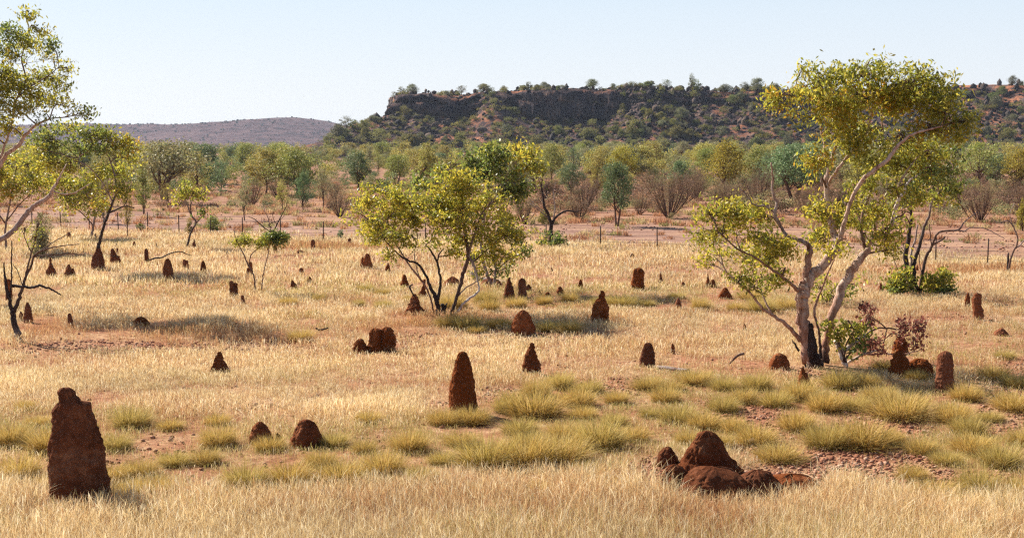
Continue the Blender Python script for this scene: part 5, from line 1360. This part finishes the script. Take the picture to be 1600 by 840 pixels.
# ------------------------------------------------------------------ grasses
def blades(B, H, W, lean, az, tint, seg=3, head=True):
    """ribbons: B (n,3) base, H height, W width, lean horizontal offset, az its direction"""
    n = len(B); rng = RNG
    fa = rng.uniform(0, np.pi, n)
    side = np.stack([np.cos(fa), np.sin(fa), np.zeros(n)], 1)
    dirv = np.stack([np.cos(az), np.sin(az), np.zeros(n)], 1)
    if seg == 3:
        ts = [0, .45, .8, 1.0]; ws = [.55, .45, 1.0, 0] if head else [1, .8, .5, 0]
    else:
        ts = [0, .6, 1.0]; ws = [.8, .9, 0]
    vs = []
    for t, w in zip(ts, ws):
        c = B + dirv * (lean * t ** 1.8)[:, None]; c[:, 2] += H * (t - .12 * t * t * np.clip(lean / np.maximum(H, .01), 0, 2))
        if w == 0: vs.append(c)
        else:
            vs.append(c - side * (W * w / 2)[:, None]); vs.append(c + side * (W * w / 2)[:, None])
    k = len(vs)
    V = np.stack(vs, 1).reshape(-1, 3)
    b = np.arange(n)[:, None] * k
    Q = np.concatenate([b + np.array([[2 * i, 2 * i + 1, 2 * i + 3, 2 * i + 2]]) for i in range(len(ts) - 2)])
    T = b + np.array([[k - 3, k - 2, k - 1]])
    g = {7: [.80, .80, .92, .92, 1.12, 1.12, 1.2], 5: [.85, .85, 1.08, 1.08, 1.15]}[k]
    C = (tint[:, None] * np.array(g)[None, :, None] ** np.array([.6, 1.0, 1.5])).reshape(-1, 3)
    return V, Q, T, C

STRAW = np.array([(.67, .50, .26), (.76, .61, .36), (.57, .40, .19), (.84, .72, .50), (.49, .33, .15), (.70, .53, .28)])
RUSTP = np.array([(.44, .22, .095), (.53, .30, .135), (.36, .17, .08), (.60, .39, .19)])
OLIV = np.array([(.36, .30, .09), (.44, .36, .12), (.28, .25, .07), (.50, .40, .16), (.54, .39, .18)])

def grass_field(name, label, Y0, Y1, dens, h, w, seg, mode):
    rng = RNG
    area_n = int(dens * .4 * 1.16 * (Y1 ** 2 - Y0 ** 2))
    nt = area_n // 14
    # tufts
    Y = np.sqrt(rng.uniform(Y0 ** 2, Y1 ** 2, nt)); px = rng.uniform(-130, 1730, nt); x = (px - 800) / F * Y
    _, py, bare, ol, ru = zone_world(x, Y)
    q = Y + .42 * x
    fen = (1 - sstep(60.5, 67, q + 5.0 * fbm(x / 6, Y / 4, 3, 3))) + .35 * sstep(.12, .3, fbm(x / 9, Y / 2.2, 41, 3)) * (q > 62) * (q < 74)
    fen = np.clip(fen, 0, 1)
    clump = fbm(x / .55, Y / .55, 6.0, 2); patch = fbm(x / 2.6, Y / 2.6, 9.0, 3)
    gap = fbm(x / 1.1, Y / 2.4, 31.0, 3)
    keepp = np.clip(.74 + 1.4 * clump + .8 * patch, .06, 1) * (1 - (.30 + .55 * np.clip(np.maximum(ol, ru) * 2, 0, 1) + .3 * (px > 1000)).clip(0, .9) * (1 - sstep(748, 772, py)) * sstep(.14, .34, gap))
    keepp = np.maximum(keepp, .95 * sstep(755, 785, py) * (1 - bare)) * (1 - .97 * np.clip(bare * 1.1, 0, 1)) * fen
    olm = ol
    keepp = keepp * (1 - .35 * olm)
    keep = rng.random(nt) < keepp
    # keep off the mounds
    x, Y, bare, ol, ru, patch, py = x[keep], Y[keep], bare[keep], ol[keep], ru[keep], patch[keep], py[keep]
    hsc = np.ones(len(x))
    for mx, my, mw in MP:
        d = np.hypot((x - mx), (Y - my) * 1.0) / (mw * .5 + .02)
        front = np.clip((my - Y) / (mw * .5 + .02), 0, None)
        hsc = np.where(d < .8, 0, hsc)
        hsc = np.where((d >= .8) & (np.abs(x - mx) < mw * .6) & (Y < my) & (Y > my - max(.5, mw * 1.0)), np.minimum(hsc, .6), hsc)
    for mx, my, mw in HP:
        hsc = np.where(np.hypot(x - mx, Y - my) < mw * .5, hsc * .0, hsc)
        hsc = np.where(np.hypot(x - mx, (Y - my) * .8) < mw * .8, hsc * .6, hsc)
    x, Y, ol, ru, patch, bare, py, hsc = [a[hsc > 0] for a in (x, Y, ol, ru, patch, bare, py, hsc)]
    k = rng.integers(9, 20, len(x)); idx = np.repeat(np.arange(len(x)), k); n = len(idx)
    sp = .13 if seg == 3 else .22
    bx = x[idx] + rng.normal(size=n) * sp; by = Y[idx] + rng.normal(size=n) * sp
    B = np.stack([bx, by, gz(bx, by) - .01], 1)
    H = h * hsc[idx] * (1 + .45 * np.clip(patch[idx], -1, 1)) * rng.uniform(.45, 1.15, n) * (1 - .25 * (ol[idx] > .3))
    # short pale sward in the middle ground
    H = H * (1 + .5 * sstep(735, 775, py[idx]))
    H = H * np.where((py[idx] > 545) & (py[idx] < 640), .75, 1.0)
    Wd = w * (by / Y1) ** .6 * rng.uniform(.7, 1.3, n)
    fl = rng.random(n) < .14
    lean = H * np.abs(rng.normal(size=n)) * .55; lean = np.where(fl, H * rng.uniform(.8, 1.4, n), lean); H = np.where(fl, H * rng.uniform(.15, .5, n), H); az = rng.uniform(0, 6.28, n)
    tint = STRAW[rng.integers(0, len(STRAW), n)]
    tint = tint * (1 + .30 * patch[idx] + .16 * fbm(bx / 7, by / 7, 21, 2))[:, None]
    r = rng.random(n)
    wx = np.clip(ru[idx] * .95 + .07 + .6 * fbm(bx / 3.0, by / 1.9, 12, 4), 0, 1)
    tint = np.where((r < wx)[:, None], RUSTP[rng.integers(0, 4, n)], tint)
    r = rng.random(n)
    wo = np.clip(ol[idx] * .85 + .35 * fbm(bx / 2.2, by / 2.2, 15, 3), 0, 1)
    tint = np.where((r < wo)[:, None], OLIV[rng.integers(0, 5, n)], tint)
    tint = tint * rng.uniform(.8, 1.15, n)[:, None]
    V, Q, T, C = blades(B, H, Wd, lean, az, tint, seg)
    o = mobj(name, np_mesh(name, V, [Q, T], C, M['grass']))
    o['kind'] = 'stuff'; o['label'] = label
    return n
nb1 = grass_field('dry_grass', 'pale straw coloured grass with feathery seed heads in the foreground', 13.5, 28, 2300, .245, .0066, 3, 0)
nb2 = grass_field('dry_grass', 'pale dry grass of the middle ground', 28, 44, 850, .24, .0112, 3, 0)
nb3 = grass_field('dry_grass', 'pale dry grass out to the fence', 44, 78, 260, .25, .026, 2, 0)
print('blades', nb1, nb2, nb3)

def red_tufts():
    """dry tufts on the red soil past the road"""
    rng = RNG; n = 11000
    Y = 64 + 110 * rng.random(n) ** 1.1; px = rng.uniform(-120, 1720, n); x = (px - 800) / F * Y
    q = Y + .42 * x
    m_ = (q > 83 + 3 * fbm(x / 6, Y / 6, 1, 2)) & (rng.random(n) < np.clip(.3 + 1.3 * fbm(x / 9, Y / 4, 2, 3), .05, 1))
    m_ |= (q > 64) & (rng.random(n) < .05 + .5 * sstep(.1, .3, fbm(x / 8, Y / 2.5, 13, 3)))
    x, Y = x[m_], Y[m_]
    k = 34; idx = np.repeat(np.arange(len(x)), k); n = len(idx)
    s = rng.uniform(.5, 1.2, len(x))[idx]
    bx = x[idx] + rng.normal(size=n) * .22 * s; by = Y[idx] + rng.normal(size=n) * .22 * s
    B = np.stack([bx, by, gz(bx, by) - .02], 1)
    H = .42 * s * rng.uniform(.5, 1.1, n); lean = H * rng.uniform(0, 1.1, n); az = rng.uniform(0, 6.28, n)
    pal = np.array([(.44, .22, .11), (.52, .32, .17), (.36, .17, .09), (.48, .36, .18), (.30, .26, .10)])
    tint = pal[rng.integers(0, 5, len(x))[idx]] * rng.uniform(.75, 1.2, n)[:, None]
    V, Q, T, C = blades(B, H, np.full(n, .045), lean, az, tint, 2)
    o = mobj('red_grass', np_mesh('red_grass', V, [Q, T], C, M['grass']))
    o['kind'] = 'stuff'; o['label'] = 'rusty dry tufts on the red soil beyond the road'
red_tufts()
def dry_scrub():
    rng = np.random.default_rng(88); cv = []
    for k in range(5):
        C = rng.normal(size=(6, 3)) * np.array([.6, .6, .22]) + np.array([0, 0, .55])
        cv.append(clump_crown(rng, C, rng.uniform(.3, .6, 6), 110, .11))
    pal = np.array([(.30, .17, .10), (.36, .22, .13), (.24, .15, .10), (.30, .25, .12), (.25, .25, .11)]); Vs, Qs, Ts, n0 = [], [], [], 0
    n = 0
    while n < 380:
        Y = 84 + 110 * rng.random() ** 1.3; px = rng.uniform(-60, 1690)
        if px < 760 and rng.random() < .72: continue
        x = (px - 800) / F * Y
        if Y + .42 * x < 86 or fbm(x / 8, Y / 8, 4, 2) < -.1: continue
        V, Q, T = cv[n % 5]; sc = rng.uniform(.5, 1.5)
        Vs.append(V * np.array([sc, sc, sc * .85]) + np.array([x, Y, 0])); Qs.append(Q + n0); n0 += len(V); Ts.append(T * pal[rng.integers(0, 5)] * rng.uniform(.7, 1.1)); n += 1
    o = mobj('dry_scrub', np_mesh('dry_scrub', np.vstack(Vs), np.vstack(Qs), np.vstack(Ts), M['grass_leaf']))
    o['kind'] = 'stuff'; o['label'] = 'low brown scrub on the red soil between the trees'
dry_scrub()

# spinifex hummocks
def hummock_mesh(seed, n=1700, tone=0):
    rng = np.random.default_rng(500 + seed)
    a = rng.uniform(0, 6.28, n); el = np.arcsin(rng.uniform(.10, 1, n) ** .8); L = rng.uniform(.30, .52, n)
    rb_ = rng.uniform(0, .22, n) ** .8
    a2 = a + rng.normal(size=n) * .5
    lob = 1 + .25 * np.sin(3 * a + seed)
    B = np.stack([np.cos(a) * rb_, np.sin(a) * rb_, np.full(n, -.02)], 1)
    H = L * np.sin(el) * .95; lean = L * np.cos(el) * lob
    pal = np.array([(.47, .33, .075), (.55, .39, .10), (.33, .25, .055), (.70, .52, .22), (.54, .33, .10)])
    if tone == 1: pal = pal * np.array([1.0, .97, .9])
    if tone == 2: pal = pal * np.array([.90, .97, .95])
    tint = pal[rng.integers(0, 5, n)] * rng.uniform(.75, 1.15, n)[:, None]
    V, Q, T, C = blades(B, H, np.full(n, .0075), lean, a2, tint, 3, head=False)
    C = C.reshape(n, 7, 3); m7 = np.array([0, 0, .05, .05, .35, .35, .6])[None, :, None]
    C = (C * (1 - m7) + np.array([.70, .53, .20]) * m7).reshape(-1, 3)
    # dead grey-brown thatch at the foot
    m_ = 260; a = rng.uniform(0, 6.28, m_); r = rng.uniform(.05, .36, m_)
    B = np.stack([np.cos(a) * r, np.sin(a) * r, np.full(m_, 0.0)], 1)
    V2, Q2, T2, C2 = blades(B, rng.uniform(.04, .16, m_), np.full(m_, .008), rng.uniform(.05, .2, m_), a, np.tile([[.17, .10, .055]], (m_, 1)) * rng.uniform(.6, 1.2, m_)[:, None], 3, False)
    return np_mesh('spinifex', np.vstack([V, V2]), [np.vstack([Q, Q2 + len(V)]), np.vstack([T, T2 + len(V)])], np.vstack([C, C2]), M['hummock'])
HM = [hummock_mesh(k, 1700, k % 3) for k in range(6)]
LMK = [(123, 740, 'the knobbly headed mound'), (724, 620, 'the bullet shaped mound'), (831, 570, 'the pointed mound'), (478, 680, 'the low dark dome'), (584, 540, 'the three humped mound'), (818, 505, 'the shaded broad mound'), (938, 490, 'the finger topped mound'), (1012, 560, 'the upright dome'), (1105, 720, 'the mound cluster'), (1257, 600, 'the bottle shaped mound'), (1424, 575, 'the double domed mound'), (1476, 590, 'the barrel mound'), (1176, 690, 'the pale stone'), (690, 485, 'the yellow green tree'), (1218, 565, 'the brown dome'), (1527, 490, 'the bent column mound'), (343, 570, 'the small dark pointed mound'), (459, 448, 'the small sloping mound'), (1050, 577, 'the pale fallen log')]
TONE = ['olive', 'golden olive', 'greyish olive']
for i, (px, py, w) in enumerate(HUM):
    X, Y, _ = ground(px, py); s = Y / F; wd = w * s * 1.14 * random.uniform(.82, 1.18)
    o = mobj('spinifex_hummock', HM[i % 6]); o.location = (X, Y, float(gz(X, Y)))
    k = wd / .86; o.scale = (k, k * .95, 1.06 * min(1.25, k * random.uniform(.72, 1.2))); o.rotation_euler.z = random.uniform(0, 6.28)
    best = min(LMK, key=lambda l: math.hypot(px - l[0], 2 * (py - l[1])))
    dx, dy = px - best[0], py - best[1]
    rel = ('in front of' if dy > 0 else 'behind') if abs(dy) * 2 > abs(dx) else ('left of' if dx < 0 else 'right of')
    far_ = 'just ' if math.hypot(dx, 2 * dy) < 110 else 'well ' if math.hypot(dx, 2 * dy) > 220 else ''
    size = 'large' if wd > .95 else 'small' if wd < .62 else 'medium'
    for ex in ('', ' (bristly)', ' (lopsided)', ' (flattened)', ' (rounded)'):
        lab = f'{size} {TONE[i % 3]} spinifex hummock{ex} {far_}{rel} {best[2]}'
        if lab not in USED: break
    USED[lab] = 1
    tag(o, lab, 'spinifex hummock', 'spinifex hummocks on the plain')
# small fresh green shoot near the bottom edge
hero('seedling', 'small bright green seedling at the bottom right', 'plant', ground(1536, 846)[1], (1536, 846), [('stem', 'brown', [(1536, 848, 1), (1535, 838, .8), (1534, 830, .6)])],
     [(1535, 834, 7, 5, 'lime', 2.5, 0)], leafL=.08, leafW=.05, per=8, spray=.05, seed=40, dsp=.05)

# ------------------------------------------------------------------ haze
HAZE = True
if HAZE:
    m, nt, out = mat('haze')
    v = nt.nodes.new('ShaderNodeVolumePrincipled')
    v.inputs['Color'].default_value = (.66, .78, 1.0, 1); v.inputs['Density'].default_value = .00008; v.inputs['Anisotropy'].default_value = .2
    nt.links.new(v.outputs[0], out.inputs['Volume'])
    x0, x1, y0, y1, z0, z1 = -4100, 4100, -120, 4300, -10, 75
    V = np.array([(x, y, z) for x in (x0, x1) for y in (y0, y1) for z in (z0, z1)], float)
    Q = np.array([(0, 1, 3, 2), (4, 6, 7, 5), (0, 4, 5, 1), (2, 3, 7, 6), (0, 2, 6, 4), (1, 5, 7, 3)])
    o = mobj('haze', np_mesh('haze', V, Q, None, m)); o['kind'] = 'stuff'; o['label'] = 'thin blue air over the plain'

# ------------------------------------------------------------------ light, world, camera
EL, AZ = R_(38), R_(-50)      # azimuth measured from +Y, negative = left
d = Vector((math.sin(AZ) * math.cos(EL), math.cos(AZ) * math.cos(EL), math.sin(EL)))
L = bpy.data.lights.new('sun', 'SUN'); L.energy = 5.0; L.angle = R_(.55); L.color = (1, .91, .77)
lo = bpy.data.objects.new('sun', L); COL.objects.link(lo)
lo.rotation_euler = (-d).to_track_quat('-Z', 'Y').to_euler()
W = bpy.data.worlds.new('World'); S.world = W; W.use_nodes = True
nt = W.node_tree; bg = nt.nodes['Background']
sky = nt.nodes.new('ShaderNodeTexSky'); sky.sky_type = 'NISHITA'; sky.sun_disc = False
sky.sun_elevation = EL; sky.sun_rotation = AZ; sky.air_density = 1.0; sky.dust_density = .7; sky.ozone_density = 2.0
tc = nt.nodes.new('ShaderNodeTexCoord'); sx = nt.nodes.new('ShaderNodeSeparateXYZ'); nt.links.new(tc.outputs['Generated'], sx.inputs[0])
SK = 8.3
hz = ramp(nt, sx.outputs[2], [(0.0, (.93, .95, .98)), (.05, (.87, .92, .98)), (.11, (.77, .875, .98)), (.2, (.58, .74, .94))])
hzs = nt.nodes.new('ShaderNodeVectorMath'); hzs.operation = 'SCALE'; nt.links.new(hz, hzs.inputs[0]); hzs.inputs['Scale'].default_value = SK
fac = ramp(nt, sx.outputs[2], [(.10, (.88, .88, .88)), (.32, (0, 0, 0))])
nt.links.new(mixc(nt, fac, sky.outputs[0], hzs.outputs[0]), bg.inputs[0]); bg.inputs[1].default_value = .058
cam = bpy.data.cameras.new('camera'); cam.sensor_width = 36; cam.lens = 36 * F / 1600; cam.clip_end = 20000; cam.clip_start = .1
co = bpy.data.objects.new('camera', cam); COL.objects.link(co)
co.location = (0, 0, CAMZ); co.rotation_euler = (math.pi / 2 - TH, 0, 0)
S.camera = co
S.view_settings.view_transform = 'Standard'; S.view_settings.look = 'None'; S.view_settings.gamma = 1
S.view_settings.exposure = 1.08
cy = S.cycles
S.render.engine = 'CYCLES'
cy.max_bounces = 5; cy.diffuse_bounces = 3; cy.glossy_bounces = 1; cy.transmission_bounces = 3; cy.volume_bounces = 0; cy.transparent_max_bounces = 4
cy.use_denoising = False;  cy.denoiser = 'OPENIMAGEDENOISE'; cy.denoising_input_passes = 'RGB_ALBEDO_NORMAL'; cy.denoising_prefilter = 'ACCURATE'; cy.use_adaptive_sampling = False
cy.caustics_reflective = False; cy.caustics_refractive = False
S.render.film_transparent = False
cy.filter_width = 1.3
